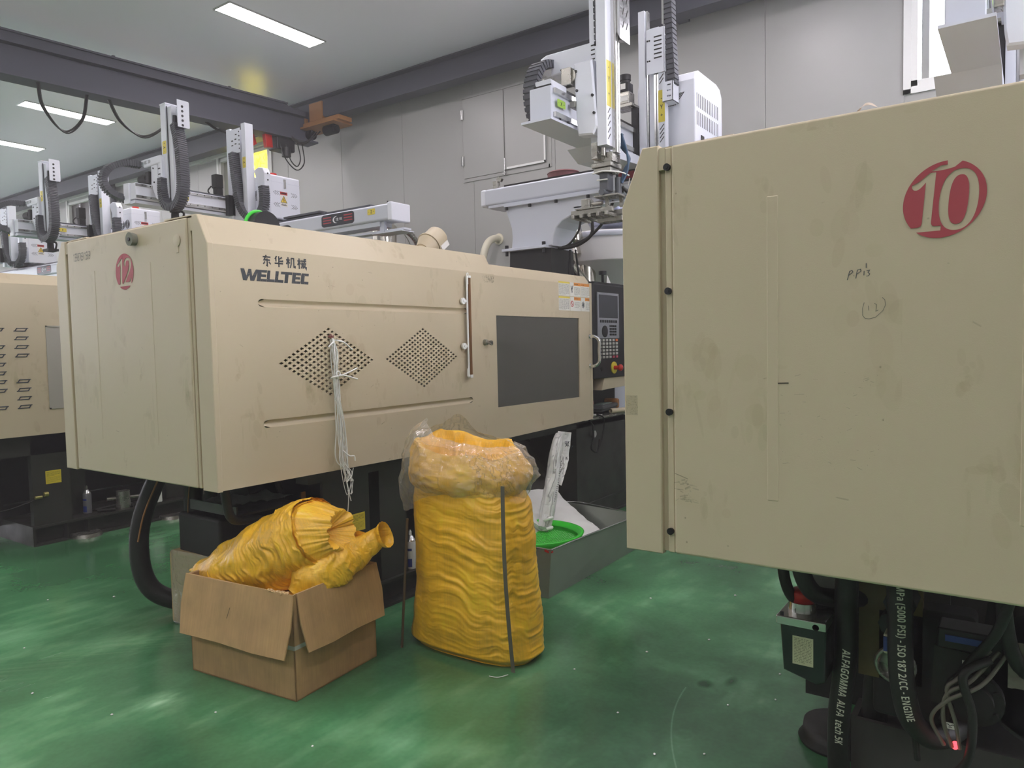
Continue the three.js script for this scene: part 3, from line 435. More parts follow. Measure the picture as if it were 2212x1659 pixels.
  mesh('column', [bb(1.11, 1.33, 0.155, YB, zr - 0.06, zr - 0.03), bb(1.11, 1.13, 0.155, YB, zr - 0.3, zr - 0.06)], M.dark, t);
  mesh('beam_rail', [bb(0.6, 4.2, 0.80, YB, zr - 0.12, zr - 0.02), bb(0.6, 3.4, 0.78, YB, -zr, -zr + 0.1)], M.dark, t);
  mesh('skirt_panel', [bb(3.36, 4.4, 0, 0.84, 0.54, 0.56), bb(3.34, 3.36, 0, 0.84, 0.1, 0.56), bb(1.36, 3.36, 0.0, 0.8, -0.02, 0)], M.dark, t);
  mesh('chute_plate', box(1.3, 0.62, 0.006, 2.72, 0.5, 0.2, -0.6, 0, 0), M.stainless, t);
  mesh('cylinder_housing', [cyl(0.12, 0.12, 0.9, 1.0, 0.68, 0.05, 'x', 24), cyl(0.16, 0.16, 0.1, 0.55, 0.68, 0.05, 'x', 24), rb(0.35, 0.75, 0.35, 0.62, -0.25, 0.15, 0.02), cyl(0.1, 0.1, 0.35, 0.6, 0.3, 0.25, 'z', 20)], M.darker, t);
  mesh('valve_block', [rb(0.5, 0.72, 0.42, 0.6, 0.2, 0.42, 0.01), cyl(0.03, 0.03, 0.16, 0.75, 0.5, 0.4, 'x'), cyl(0.025, 0.025, 0.12, 0.66, 0.62, 0.38, 'y')], M.black, t);
  mesh('valve_tag', bb(0.66, 0.685, 0.66, 0.74, 0.42, 0.43), M.orange, t);
  mesh('oil_tray', [bb(0.25, 0.62, 0.69, 0.70, 0.05, 0.45), bb(0.25, 0.26, 0.7, 0.74, 0.05, 0.45)], M.dark, t);
  mesh('foil_sheet', grid(30, 20, (u, v) => [0.27 + u * 0.33, 0.715 + 0.05 * (fbm3(u * 5, v * 5, 0, 5) + 0.2) + 0.02 * v, 0.06 + v * 0.38]), STD({ color: 0xc8cacc, roughness: 0.3, metalness: 0.7, side: THREE.DoubleSide }), t, { label: 'crumpled silver foil' });
  hoses(t, [
    [[[0.42, 0.95, -0.35], [0.34, 0.75, -0.46], [0.26, 0.45, -0.5], [0.3, 0.16, -0.46], [0.5, 0.055, -0.25], [0.72, 0.06, 0.0], [0.9, 0.2, 0.1]], 0.052, 90],
    [[[0.44, 0.95, -0.15], [0.42, 0.7, -0.2], [0.44, 0.42, -0.18], [0.56, 0.2, -0.05], [0.72, 0.16, 0.12], [0.9, 0.24, 0.15]], 0.05, 80],
    [[[0.47, 0.95, -0.06], [0.47, 0.6, -0.1], [0.55, 0.3, 0.0], [0.75, 0.2, 0.18], [0.95, 0.3, 0.1]], 0.035, 70],
    [[[0.16, 0.95, 0.5], [0.165, 0.8, 0.5], [0.2, 0.7, 0.49], [0.36, 0.66, 0.45], [0.5, 0.6, 0.4]], 0.022, 50],
    [[[1.45, 0.85, 0.2], [1.5, 0.6, 0.25], [1.45, 0.3, 0.2]], 0.02, 30], [[[0.62, 0.85, 0.25], [0.66, 0.6, 0.3], [0.6, 0.5, 0.35]], 0.018, 30],
  ]);
  mesh('hose_stripe', [tube([[0.335, 0.8, -0.395], [0.258, 0.6, -0.43], [0.228, 0.45, -0.45]], 0.005, 30, 6), tube([[0.378, 0.8, -0.16], [0.37, 0.6, -0.175], [0.4, 0.4, -0.15]], 0.003, 30, 6)], M.orange, t);
  // control cabinet beyond the door
  const cab = mesh('control_cabinet', [rb(3.54, 4.25, 1.2, 2.0, 0.36, 0.62, 0.012), bb(3.6, 4.2, 2.0, 2.02, 0.38, 0.6), bb(3.7, 4.3, 0.86, 1.2, 0.2, 0.42)], M.black, t);
  const zc = 0.62;
  mesh('control_bezel', rb(3.61, 4.0, 1.54, 1.93, zc - 0.004, zc + 0.008, 0.003), STD({ color: 0x84858a, roughness: 0.5 }), cab);
  mesh('control_screen', bb(3.635, 3.975, 1.715, 1.91, zc + 0.006, zc + 0.010), STD({ color: 0x3a3c42, roughness: 0.18 }), cab);
  mesh('direction_keypad', cyl(0.05, 0.05, 0.006, 3.73, 1.6, zc + 0.01, 'z', 28), M.black, cab);
  for (let i = 0; i < 8; i++) mesh('function_key', rb(3.65 + i * 0.04, 3.676 + i * 0.04, 1.675, 1.698, zc + 0.004, zc + 0.012, 0.003), M.black, cab);
  for (let i = 0; i < 4; i++) for (let j = 0; j < 4; j++) mesh('number_key', rb(3.82 + i * 0.033, 3.845 + i * 0.033, 1.565 + j * 0.024, 1.583 + j * 0.024, zc + 0.004, zc + 0.012, 0.003), M.black, cab);
  const keyM = STD({ color: 0xb4b2ac, roughness: 0.6 }), keyR = STD({ color: 0xb3485a, roughness: 0.6 }), keyO = STD({ color: 0xd9703a, roughness: 0.6 });
  for (let i = 0; i < 6; i++) for (let j = 0; j < 6; j++) mesh('key', rb(3.635 + i * 0.061, 3.67 + i * 0.061, 1.37 + j * 0.029, 1.39 + j * 0.029, zc - 0.003, zc + 0.008, 0.004), i === 5 && j === 5 ? keyO : j === 0 && i > 3 ? keyR : keyM, cab);
  mesh('emergency_ring', cyl(0.052, 0.052, 0.01, 3.9, 1.285, zc + 0.004, 'z', 28), M.yellow, cab);
  mesh('emergency_button', [cyl(0.018, 0.018, 0.05, 3.9, 1.285, zc + 0.03, 'z'), lathe([[0, 0.028], [0.02, 0.024], [0.03, 0.012], [0.03, 0], [0.018, -0.01]], 0, 0, 0).rotateX(Math.PI / 2).translate(3.9, 1.285, zc + 0.06)], M.red, cab, { label: 'red mushroom emergency button' });
  mesh('key_switch', cyl(0.018, 0.018, 0.006, 3.68, 1.28, zc + 0.003, 'z'), M.darker, cab);
  mesh('sign_corner', ext([[0, 0], [0.1, 0.012], [0.02, 0.1]], 0.002).translate(3.86, 1.99, zc - 0.04), M.white, cab);
  mesh('cream_bracket', ext([[3.72, 1.10], [4.3, 1.12], [4.3, 1.2], [3.76, 1.2]], 0.1, 0.004).translate(0, 0, 0.5), M.creamPlain, t);
  mesh('nozzle_block', [rb(3.45, 4.4, 0.9, 1.08, -0.2, 0.3, 0.02), cyl(0.05, 0.05, 0.5, 3.9, 1.0, 0.35, 'x')], M.darker, t);
  mesh('work_ledge', rb(3.42, 4.45, 0.855, 0.875, 0.24, 0.6, 0.006), M.steel, t);
  mesh('pressure_gauge', [cyl(0.03, 0.03, 0.03, 3.58, 0.735, 0.585, 'z', 24), cyl(0.008, 0.008, 0.06, 3.58, 0.785, 0.58)], M.alu, t);
  hoses(t, [[[[3.45, 0.9, 0.59], [3.52, 0.82, 0.61], [3.55, 0.7, 0.6], [3.52, 0.62, 0.6], [3.62, 0.58, 0.6], [3.66, 0.68, 0.6]], 0.008, 50], [[[3.62, 0.9, 0.6], [3.7, 0.86, 0.62], [3.72, 0.72, 0.6], [3.66, 0.6, 0.59]], 0.007, 50]]);
}

// machine 10, close on the right
const X10 = 1.9, Z10 = -0.241;
{
  const t = thing('injection_moulding_machine', 'large cream machine cover at right with red 10 sticker and hydraulic hoses below', 'machine', [X10, 0, Z10]);
  const top10 = 2.027, yb10 = 0.91;
  enclosureEnd(t, top10, yb10, 1.879, 0.062);
  for (const s of [-1, 1]) mesh('side_cover', s > 0 ? [bb(0, 3.4, yb10, 1.879, 0.7, 0.703), chamferStrip(0, 3.4, 1.879, top10, 0.703, 0.641)] : [bb(0, 3.4, yb10, 1.879, -0.703, -0.7), mirrorZ(chamferStrip(0, 3.4, 1.879, top10, 0.703, 0.641))], M.cream, t);
  mesh('top_cover', bb(0.01, 3.4, top10 - 0.012, top10 - 0.004, -0.62, 0.62), M.creamPlain, t);
  for (const y of [1.971, 1.638, 1.307, 0.975]) mesh('socket_screw', [cyl(0.009, 0.0098, 0.01, -0.009, y, -0.569, 'x', 14), cyl(0.0045, 0.0045, 0.002, -0.0145, y, -0.569, 'x', 6)], M.black, t);
  sheet('number_sticker', numberDisc('10', 0.12, true), 0.172, 0.178, t, [-0.0135, 1.80, 0.08], FACE_NEGX, { alpha: true, label: 'red oval sticker with the number 10, torn at its upper edge' });
  const strokes = (list, lw, col) => canvas(256, 256, (g) => { g.strokeStyle = col; g.lineWidth = lw; g.lineCap = 'round'; for (const s of list) { g.beginPath(); s.forEach(([a, b], i) => g[i ? 'lineTo' : 'moveTo'](a, b)); g.stroke(); } });
  sheet('pen_writing', strokes([[[20, 240], [40, 140], [62, 130], [70, 150], [34, 186]], [[78, 196], [80, 198]], [[96, 228], [110, 130], [138, 122], [142, 146], [106, 178]], [[188, 60], [188, 110]], [[170, 150], [168, 196]], [[194, 146], [218, 140], [204, 168], [220, 186], [208, 208], [192, 210]]], 7, '#4a5054'), 0.062, 0.05, t, [-0.0135, 1.659, -0.09], FACE_NEGX, { alpha: true });
  sheet('pen_writing', strokes([[[22, 60], [6, 120], [8, 190], [30, 220], [70, 228], [130, 214], [200, 150], [226, 90], [218, 40], [196, 16]], [[62, 96], [66, 140]], [[122, 72], [140, 84], [138, 120], [134, 152], [156, 142]]], 5, '#6c6d62'), 0.057, 0.058, t, [-0.0135, 1.566, -0.056], FACE_NEGX, { alpha: true });
  sheet('tape_scrap', canvas(128, 160, (g, w, h) => { g.fillStyle = 'rgba(150,140,108,0.18)'; g.fillRect(4, 4, 116, 150); for (let i = 0; i < 160; i++) { g.strokeStyle = `rgba(${rr(80, 190) | 0},${rr(78, 180) | 0},${rr(60, 140) | 0},${rr(0.1, 0.5)})`; g.lineWidth = rr(0.6, 2.5); const x = rr(4, 118), y = rr(6, 150); g.beginPath(); g.moveTo(x, y); g.lineTo(Math.min(120, x + rr(-14, 18)), y + rr(-8, 8)); g.stroke(); } }), 0.04, 0.06, t, [-0.0088, 1.322, -0.682], FACE_NEGX, { alpha: true });
  sheet('scuff_marks', canvas(512, 512, (g) => { g.lineCap = 'round'; g.strokeStyle = 'rgba(60,58,48,0.9)'; g.lineWidth = 7; g.beginPath(); g.moveTo(20, 60); g.lineTo(70, 58); g.stroke(); g.lineWidth = 4; g.strokeStyle = 'rgba(90,86,70,0.35)'; for (let i = 0; i < 30; i++) { const x = rr(0, 500), y = rr(0, 500), a = rr(-0.5, 0.5), l = rr(6, 30); g.lineWidth = rr(1, 3); g.beginPath(); g.moveTo(x, y); g.lineTo(x + Math.cos(a) * l, y + Math.sin(a) * l); g.stroke(); } for (let i = 0; i < 50; i++) { g.fillStyle = `rgba(70,66,54,${rr(0.3, 0.8)})`; g.fillRect(rr(0, 512), rr(0, 512), 2, 2); } }), 0.24, 0.24, t, [-0.0134, 1.298, -0.165], FACE_NEGX, { alpha: true });
  sheet('tape_ghost', canvas(128, 128, (g) => { for (let i = 0; i < 40; i++) { g.strokeStyle = `rgba(150,136,104,${rr(0.1, 0.4)})`; g.lineWidth = rr(1, 5); const x = rr(30, 90), y = rr(20, 110); g.beginPath(); g.moveTo(x, y); g.lineTo(x + rr(-26, 30), y + rr(-4, 10)); g.stroke(); } g.strokeStyle = 'rgba(80,70,52,0.6)'; g.lineWidth = 2; g.beginPath(); g.moveTo(16, 14); g.lineTo(70, 30); g.stroke(); }), 0.09, 0.1, t, [-0.0134, 1.1, -0.52], FACE_NEGX, { alpha: true });
  // crumpled shred caught on the top edge
  mesh('plastic_shred', grid(16, 6, (u, v) => [-0.004 + 0.02 * v + 0.01 * fbm3(u * 6, v * 4, 1, 8), 2.026 + 0.03 * Math.sin(u * Math.PI) * (0.5 + 0.5 * v) * (1 - 0.5 * u), -0.1 + 0.05 * u]), PHY({ color: 0xb9a894, roughness: 0.6, side: THREE.DoubleSide }), t);
  // under the cover: pump tray, motor, valves, hoses
  mesh('pump_tray', [bb(0.72, 2.6, 0, 0.2, -0.22, 0.9), bb(0.70, 0.72, 0, 0.23, -0.22, 0.9), bb(0.72, 2.6, 0, 0.23, -0.24, -0.22)], STD({ color: 0x3c3b36, roughness: 0.7 }), t);
  mesh('levelling_foot', lathe([[0, 0], [0.13, 0], [0.135, 0.012], [0.12, 0.03], [0.115, 0.07], [0, 0.075]], 0.95, 0, -0.33, 36), M.rubber, t);
  mesh('column', [bb(0.86, 0.9, 0.2, YB, -0.42, -0.12), bb(0.86, 1.5, 0.2, YB, -0.16, -0.12)], M.darker, t);
  mesh('added_dark_block', [rb(1.75, 3.1, 0.06, 0.68, -0.5, 0.62, 0.02), ...[-0.35, -0.05, 0.25].map((z) => bb(1.735, 1.755, 0.1, 0.64, z - 0.02, z + 0.02)), cyl(0.06, 0.06, 0.05, 2.0, 0.7, 0.3)], M.dark, t);  // added block, with the beams after it, keeps the underside dark
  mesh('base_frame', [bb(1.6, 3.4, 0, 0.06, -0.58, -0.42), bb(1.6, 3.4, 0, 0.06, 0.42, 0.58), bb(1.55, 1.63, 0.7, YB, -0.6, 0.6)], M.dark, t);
  mesh('manifold_plate', bb(0.62, 0.66, 0.42, YB, -0.2, -0.02), STD({ color: 0x6a5a30, roughness: 0.6 }), t);
  mesh('pump_motor', [cyl(0.2, 0.2, 0.8, 1.1, 0.48, 0.32, 'x', 30), cyl(0.21, 0.21, 0.04, 0.72, 0.48, 0.32, 'x', 30), rb(0.62, 0.74, 0.3, 0.66, -0.16, 0.12, 0.02)], M.darker, t);
  mesh('pump_cap', [lathe([[0.02, 0], [0.055, 0.0], [0.06, 0.012], [0.056, 0.02], [0.045, 0.02], [0.045, 0.008], [0.02, 0.008]], 0, 0, 0, 30).rotateZ(Math.PI / 2).translate(0.6, 0.485, -0.09), cyl(0.022, 0.022, 0.03, 0.6, 0.485, -0.09, 'x')], M.steel, t);
  mesh('valve_head', [cyl(0.045, 0.045, 0.12, 0.58, 0.70, -0.07, 'x', 8), cyl(0.035, 0.035, 0.08, 0.6, 0.62, -0.1, 'x', 8)], M.black, t);
  const vb = mesh('valve_body', rb(0.46, 0.52, 0.565, 0.625, -0.105, -0.04, 0.006), STD({ color: 0xb6b49a, roughness: 0.5 }), t);
  mesh('valve_label', bb(0.455, 0.4595, 0.575, 0.618, -0.104, -0.07), M.blue, vb);
  const vb2 = mesh('valve_body', rb(0.5, 0.6, 0.60, 0.66, 0.03, 0.19, 0.006), M.black, t);
  mesh('valve_label', bb(0.495, 0.4995, 0.625, 0.643, 0.05, 0.15), M.blue, vb2);
  mesh('pump_flange', [cyl(0.075, 0.075, 0.03, 0.53, 0.46, 0.12, 'x', 28), cyl(0.05, 0.05, 0.06, 0.52, 0.46, 0.12, 'x', 24), ...[0, 1, 2, 3, 4, 5].map((i) => cyl(0.008, 0.008, 0.012, 0.51, 0.46 + Math.cos(i * 1.047) * 0.062, 0.12 + Math.sin(i * 1.047) * 0.062, 'x', 8))], M.darker, t);
  mesh('cable_bundle', [0, 1, 2].map((i) => tube([[0.5, 0.62, 0.2 - i * 0.02], [0.46, 0.53, 0.14 - i * 0.03], [0.45, 0.47 + i * 0.02, 0.06], [0.47, 0.40, 0.02 + i * 0.03], [0.49, 0.32, 0.05 + i * 0.02]], 0.006, 40, 6)), STD({ color: 0x6a665a, roughness: 0.5 }), t);
  mesh('gear_plate', ext([[-0.01, 0.36], [0.13, 0.34], [0.14, 0.52], [0.0, 0.53]], 0.02).applyMatrix4(new THREE.Matrix4().makeRotationY(-Math.PI / 2)).translate(0.56, 0.06, 0.02), STD({ color: 0x24231c, roughness: 0.5 }), t);
  mesh('nameplate', [box(0.002, 0.018, 0.04, 0.498, 0.568, 0.112), box(0.002, 0.016, 0.036, 0.498, 0.45, 0.094)], M.paper, t);
  sheet('nameplate', canvas(96, 48, (g) => { g.fillStyle = '#dad8d0'; g.fillRect(0, 0, 96, 48); g.strokeStyle = '#222'; g.lineWidth = 5; g.beginPath(); g.moveTo(14, 16); g.lineTo(34, 12); g.lineTo(46, 26); g.lineTo(62, 12); g.lineTo(84, 18); g.moveTo(36, 34); g.lineTo(60, 34); g.stroke(); }), 0.036, 0.018, t, [0.48, 0.385, 0.066], FACE_NEGX);
  const lamp = mesh('signal_light', cyl(0.008, 0.008, 0.02, 0.5, 0.322, 0.077, 'x', 12), STD({ color: 0xff2020, emissive: C(1, 0.06, 0.08), emissiveIntensity: 2 }), t);
  const pl = new THREE.PointLight(C(1, 0.06, 0.08), 0.0012); pl.position.set(0.48, 0.322, 0.077); t.add(pl);
  mesh('rag', grid(16, 16, (u, v) => [0.5 + 0.05 * fbm3(u * 4, v * 4, 2, 4), 0.52 + 0.14 * v + 0.03 * fbm3(u * 5, v * 5, 7, 4), 0.2 + 0.14 * u]), STD({ color: 0x8a8078, roughness: 0.9, side: THREE.DoubleSide }), t);
  // lubricator
  const lub = mesh('lubricator_lid', [rb(0.44, 0.62, 0.6, 0.628, -0.41, -0.26, 0.004), cyl(0.042, 0.045, 0.03, 0.53, 0.642, -0.35)], M.alu, t);
  mesh('lubricator_tank', extX([[-0.395, 0.6], [-0.265, 0.6], [-0.27, 0.44], [-0.29, 0.43], [-0.385, 0.455]], 0.45, 0.6, 0.004), PHY({ color: 0x151d1c, roughness: 0.25, transmission: 0.1, thickness: 0 }), lub);
  sheet('tank_label', canvas(128, 200, (g, w, h) => { g.fillStyle = '#b7b795'; g.fillRect(0, 0, w, h); greek(g, 10, 16, 108, 16, 11, '#5a5c48', 3); }), 0.062, 0.09, lub, [0.449, 0.524, -0.33], FACE_NEGX);
  mesh('filler_cap', lathe([[0, 0.04], [0.03, 0.04], [0.036, 0.03], [0.036, 0], [0, 0]], 0.53, 0.655, -0.35), M.red, lub);
  mesh('lid_bolt', [cyl(0.006, 0.006, 0.008, 0.455, 0.632, -0.395), cyl(0.01, 0.01, 0.03, 0.455, 0.61, -0.29, 'x')], M.black, lub);
  mesh('mount_plate', [bb(0.6, 0.606, 0.6, YB, -0.37, -0.24)], M.galv, t);
  // hoses
  const h1 = curve([[0.5, 0.96, -0.18], [0.52, 0.75, -0.215], [0.55, 0.5, -0.225], [0.6, 0.25, -0.255], [0.66, 0.02, -0.265]]);
  const h1m = mesh('hose', tube(h1, 0.034, 70, 14), M.rubber, t);
  const hoseText = (s, font, len, mat = '#cfcdbb') => canvas(1024, 64, (g) => { g.fillStyle = mat; g.font = font; g.textBaseline = 'middle'; g.fillText(s, 10, 34, 1004); });
  const printed = (cv, r, t0, t1, c) => { const m = PHY({ map: tex(c), transparent: true, roughness: 0.6 }); mesh('hose_print', strands(cv, r * 1.015, [-1, 0.1, 0.25], 0.042, t0, t1), m, h1m, { uv: false }); };
  printed(h1, 0.034, 0.42, 0.98, hoseText('\u25b3 ALFAGOMMA  ALFA  tech 5K', 'italic bold 50px sans-serif'));
  const h2 = curve([[0.46, 0.98, -0.075], [0.45, 0.72, -0.06], [0.46, 0.5, -0.055], [0.5, 0.36, -0.03], [0.56, 0.3, 0.02], [0.64, 0.32, 0.08], [0.66, 0.45, 0.12]]);
  mesh('hose', tube(h2, 0.034, 80, 14), M.rubber, t);
  printed(h2, 0.034, 0.12, 0.62, hoseText('WP 35 MPa (5000 PSI) - ISO 187 2/CC - ENGINE', 'bold 46px sans-serif'));
  hoses(t, [
    [[[0.66, 0.98, -0.02], [0.7, 0.7, -0.1], [0.74, 0.4, -0.16], [0.78, 0.2, -0.18]], 0.04], [[[0.52, 0.9, -0.4], [0.5, 0.74, -0.4], [0.52, 0.66, -0.37], [0.58, 0.64, -0.3], [0.64, 0.63, -0.2], [0.66, 0.6, -0.1]], 0.018],
    [[[0.46, 0.96, -0.34], [0.47, 0.78, -0.34], [0.5, 0.7, -0.31], [0.58, 0.67, -0.24], [0.68, 0.66, -0.16]], 0.028], [[[0.5, 0.95, 0.24], [0.46, 0.7, 0.18], [0.5, 0.55, 0.1], [0.55, 0.42, 0.06], [0.6, 0.34, 0.04]], 0.014],
    [[[0.48, 0.6, 0.16], [0.44, 0.56, 0.1], [0.46, 0.44, 0.12], [0.48, 0.3, 0.11], [0.5, 0.24, 0.08]], 0.012], [[[0.5, 0.44, -0.04], [0.5, 0.36, -0.03], [0.52, 0.24, -0.02]], 0.009], [[[0.5, 0.9, 0.2], [0.48, 0.75, 0.19], [0.5, 0.6, 0.22], [0.6, 0.5, 0.3]], 0.02],
  ]);
}

// machine 14 behind on the left, with louvred side
const Z14 = -6.96;
{
  const t = thing('injection_moulding_machine', 'cream machine at far left with louvred side cover and dark steel base', 'machine', [1.85, 0, Z14]);
  const zf = 0.7;
  mesh('side_cover', [bb(0, 3.2, YB, 2.045, zf - 0.004, zf), chamferStrip(0, 3.2, 2.045, 2.125, zf, zf - 0.07), bb(0, 0.012, YB, 2.1, -0.7, zf - 0.05), bb(0, 3.2, YB, 2.045, -0.7, -0.696)], M.cream, t);
  mesh('top_cover', bb(0.01, 3.2, 2.1, 2.11, -0.7, 0.5), M.creamPlain, t);
  const lou = (x, y) => mesh('louvre', [0, 0.013].map((d) => ext([[0, 0], [0.075, 0], [0.088, 0.017], [0.094, 0.017], [0.08, -0.006], [0, -0.006]].map(([a, b]) => d ? [0.1 - a, 0.015 - b] : [a, b]), 0.003).translate(x - 0.05, y, zf)), STD({ color: 0x3c4250, roughness: 0.6 }), t);
  const rows = [1.69, 1.625, 1.56, 1.495, 1.43, 1.365, 1.3, 1.235, 1.17, 1.105];
  for (const [x, list] of [[0.56, [0, 1, 2, 3, 6, 7, 8, 9]], [0.4, [0, 2, 3, 4, 5, 6, 7, 9]]]) for (const r of list) lou(x, rows[r]);
  mesh('recess_window', [bb(0.74, 1.4, 1.09, 1.72, zf, zf + 0.002), bb(0.73, 0.742, 1.08, 1.73, zf, zf + 0.006), bb(0.73, 1.4, 1.72, 1.73, zf, zf + 0.006), bb(0.73, 1.4, 1.08, 1.09, zf, zf + 0.006)], STD({ color: 0xa8a49a, roughness: 0.35 }), t);
  const zr = 0.61;
  mesh('base_frame', [bb(0.62, 4.6, 0.14, 0.158, zr - 0.6, zr), bb(0.62, 4.6, 0.0, 0.014, zr - 0.14, zr), bb(0.62, 4.6, 0.014, 0.14, zr - 0.09, zr - 0.075), bb(0.6, 0.62, 0, 0.158, -zr, zr), bb(0.62, 4.6, 0.0, 0.158, -zr, -zr + 0.1)], M.dark, t);
  for (const x of [0.86, 1.02, 1.5]) mesh('rib_plate', bb(x - 0.006, x + 0.006, 0.014, 0.14, zr - 0.14, zr - 0.012), M.dark, t);
  const col = mesh('column', bb(0.62, 0.9, 0.158, YB, zr - 0.08, zr - 0.02), M.dark, t);
  sheet('notice_sticker', yellowNote, 0.115, 0.105, col, [0.775, 0.53, zr - 0.018]);
  mesh('beam_rail', bb(0.0, 3.2, 0.72, YB, zr - 0.3, zr - 0.02), M.dark, t);
  mesh('added_rear_plate', [bb(0.0, 0.62, 0.1, YB, 0.0, 0.02), bb(0.9, 1.1, 0.16, YB, 0.2, 0.4), bb(1.75, 1.95, 0.16, YB, 0.1, 0.5), bb(0.1, 3.2, 0.16, YB, -0.62, -0.6)], M.dark, t);  // far dark plate added so the gap under the machine stays dark
  hoses(t, [[[[0.2, 0.35, 0.55], [0.4, 0.32, 0.58], [0.6, 0.36, 0.6], [0.68, 0.39, 0.605]], 0.006, 40]]);
  mesh('hose_fitting', [cyl(0.012, 0.012, 0.05, 0.655, 0.385, 0.605, 'x'), cyl(0.02, 0.02, 0.03, 0.71, 0.4, 0.6, 'x')], STD({ color: 0xa9a060, roughness: 0.4, metalness: 0.7 }), t);
  for (const x of [0.85, 1.35]) mesh('levelling_foot', cyl(0.055, 0.06, 0.16, x, 0.23, zr - 0.02 - 0.07, 'y'), M.steel, t);
  for (const x of [1.0, 1.75]) mesh('levelling_pad', cyl(0.11, 0.12, 0.03, x, 0.015, zr - 0.02, 'y', 26), M.steel, t);
}
// ---------------------------------------------------------------- take-out robots on the machines
const slotPlate = (x, y0, y1, z0, z1, slots, th = 0.004) => extX([[z0, y0], [z1, y0], [z1, y1], [z0, y1]], x, x + th, 0, slots);   // sheet across x with cut slots (z0, z1, y0, y1)
const slotHole = (z0, z1, y0, y1) => [[z0, y0], [z1, y0], [z1, y1], [z0, y1]];
// robot with a warning-sign box; origin below the front of its beam, c = where its carriage stands along z, ax/bx = where the two arms stand along the rail
function robotA(label, zc, c, ax, bx, top, hidden) {
  const t = thing('take_out_robot', label, 'robot arm', [5.2, 0, zc]), R = M.robot, X = (x) => x - 5.2;
  mesh('mounting_column', bb(0.02, 0.4, 0, 2.3, -0.22, 0.22), M.black, t);
  mesh('pedestal', [extX([[-0.24, 2.3], [0.22, 2.3], [0.26, 2.5], [0.5, 2.62], [0.9, 2.7], [-0.3, 2.7], [-0.22, 2.5]], 0.06, 0.36, 0.004), bb(-0.01, 0.42, 2.3, 2.325, -0.28, 0.28)], M.robotGrey, t);
  const beam = mesh('traverse_beam', rb(0, 0.24, 2.745, 2.905, -0.75, 1.87, 0.025), M.robotGrey, t);
  mesh('beam_end_cap', rb(-0.004, 0.262, 2.735, 2.915, 1.84, 1.90, 0.012), R, beam);
  mesh('beam_rail', [bb(0.03, 0.2, 2.70, 2.745, -0.7, 1.7), bb(0.06, 0.16, 2.64, 2.66, 0.9, 2.0), bb(0.05, 0.09, 2.62, 2.745, 1.68, 1.74), bb(0.02, 0.2, 2.625, 2.635, 1.6, 2.0)], M.robotGrey, beam);
  mesh('cable_tray', [bb(0.06, 0.16, 2.905, 2.935, -0.7, 1.55), box(0.1, 0.02, 0.6, 0.1, 2.955, 0.5)], M.chain, beam);
  for (let i = 0; i < 4; i++) mesh('beam_bolt', cyl(0.008, 0.008, 0.02, 0.05 + i * 0.04, 2.925, 1.8), M.black, beam);
  const logo = canvas(256, 96, (g) => { g.fillStyle = '#2c2f37'; g.beginPath(); g.roundRect(2, 2, 252, 92, 22); g.fill(); g.fillStyle = '#b23a42'; for (const x of [14, 176]) for (let i = 0; i < 3; i++) g.fillRect(x, 20 + i * 20, 64, 9); g.fillStyle = '#e8e8ea'; g.beginPath(); g.arc(116, 48, 26, 0, 7); g.fill(); g.fillStyle = '#2c2f37'; g.beginPath(); g.arc(125, 48, 24, 0, 7); g.fill(); glyph(g, 'jia', 112, 34, 24, 2.5, '#e8e8ea'); glyph(g, 'wang', 142, 34, 22, 2.5, '#e8e8ea'); });
  sheet('name_plate', logo, 0.5, 0.13, beam, [-0.001, 2.828, 1.13], FACE_NEGX, { alpha: true });
  sheet('axis_label', LABEL.Z, 0.11, 0.06, beam, [-0.001, 2.845, 1.62], FACE_NEGX, { alpha: true });
  // control box
  const zb = c + 0.12, bxm = mesh('control_box', rb(0.05, 0.47, 2.99, 3.475, zb - 0.39, zb, 0.018), R, t);
  mesh('box_lid_seam', bb(0.049, 0.471, 3.395, 3.398, zb - 0.391, zb + 0.0006), M.robotGrey, bxm);
  mesh('box_latch', [bb(0.235, 0.265, 3.41, 3.44, zb, zb + 0.008), bb(0.238, 0.262, 3.34, 3.41, zb, zb + 0.014)], M.alu, bxm);
  for (const z of [zb - 0.1, zb - 0.23]) mesh('fan_grille', [0.055, 0.042, 0.029, 0.016].map((r) => xf(new THREE.TorusGeometry(r, 0.0035, 6, 28), 0.0495, 3.26, z, 0, Math.PI / 2, 0)), M.black, bxm);
  sheet('box_print', canvas(256, 256, (g) => { g.strokeStyle = '#3c3f48'; g.lineWidth = 3; for (const y of [70, 170]) for (let i = 0; i < 3; i++) { for (const s of [-1, 1]) { const x = 128 + s * (56 + i * 18); g.beginPath(); g.moveTo(x, y - 18); g.lineTo(x + s * 24, y + s * 4); g.lineTo(x, y + 18); g.stroke(); } } }), 0.36, 0.34, bxm, [0.26, 3.2, zb + 0.001], [0, 0, 0], { alpha: true });
  sheet('danger_label', canvas(128, 192, (g) => { g.fillStyle = '#e6e2de'; g.fillRect(0, 0, 128, 192); g.fillStyle = '#b23434'; g.fillRect(0, 0, 128, 40); g.fillStyle = '#3a2020'; g.fillRect(18, 12, 92, 14); g.fillStyle = '#1c1c18'; g.beginPath(); g.moveTo(64, 48); g.lineTo(122, 142); g.lineTo(6, 142); g.fill(); g.fillStyle = '#e4c83a'; g.beginPath(); g.moveTo(64, 60); g.lineTo(112, 136); g.lineTo(16, 136); g.fill(); g.strokeStyle = '#7a3420'; g.lineWidth = 8; g.beginPath(); g.moveTo(72, 76); g.lineTo(56, 104); g.lineTo(72, 102); g.lineTo(60, 128); g.stroke(); g.fillStyle = '#444'; g.fillRect(26, 154, 76, 7); g.fillRect(16, 168, 96, 9); }), 0.1, 0.165, bxm, [0.235, 3.215, zb + 0.0016]);
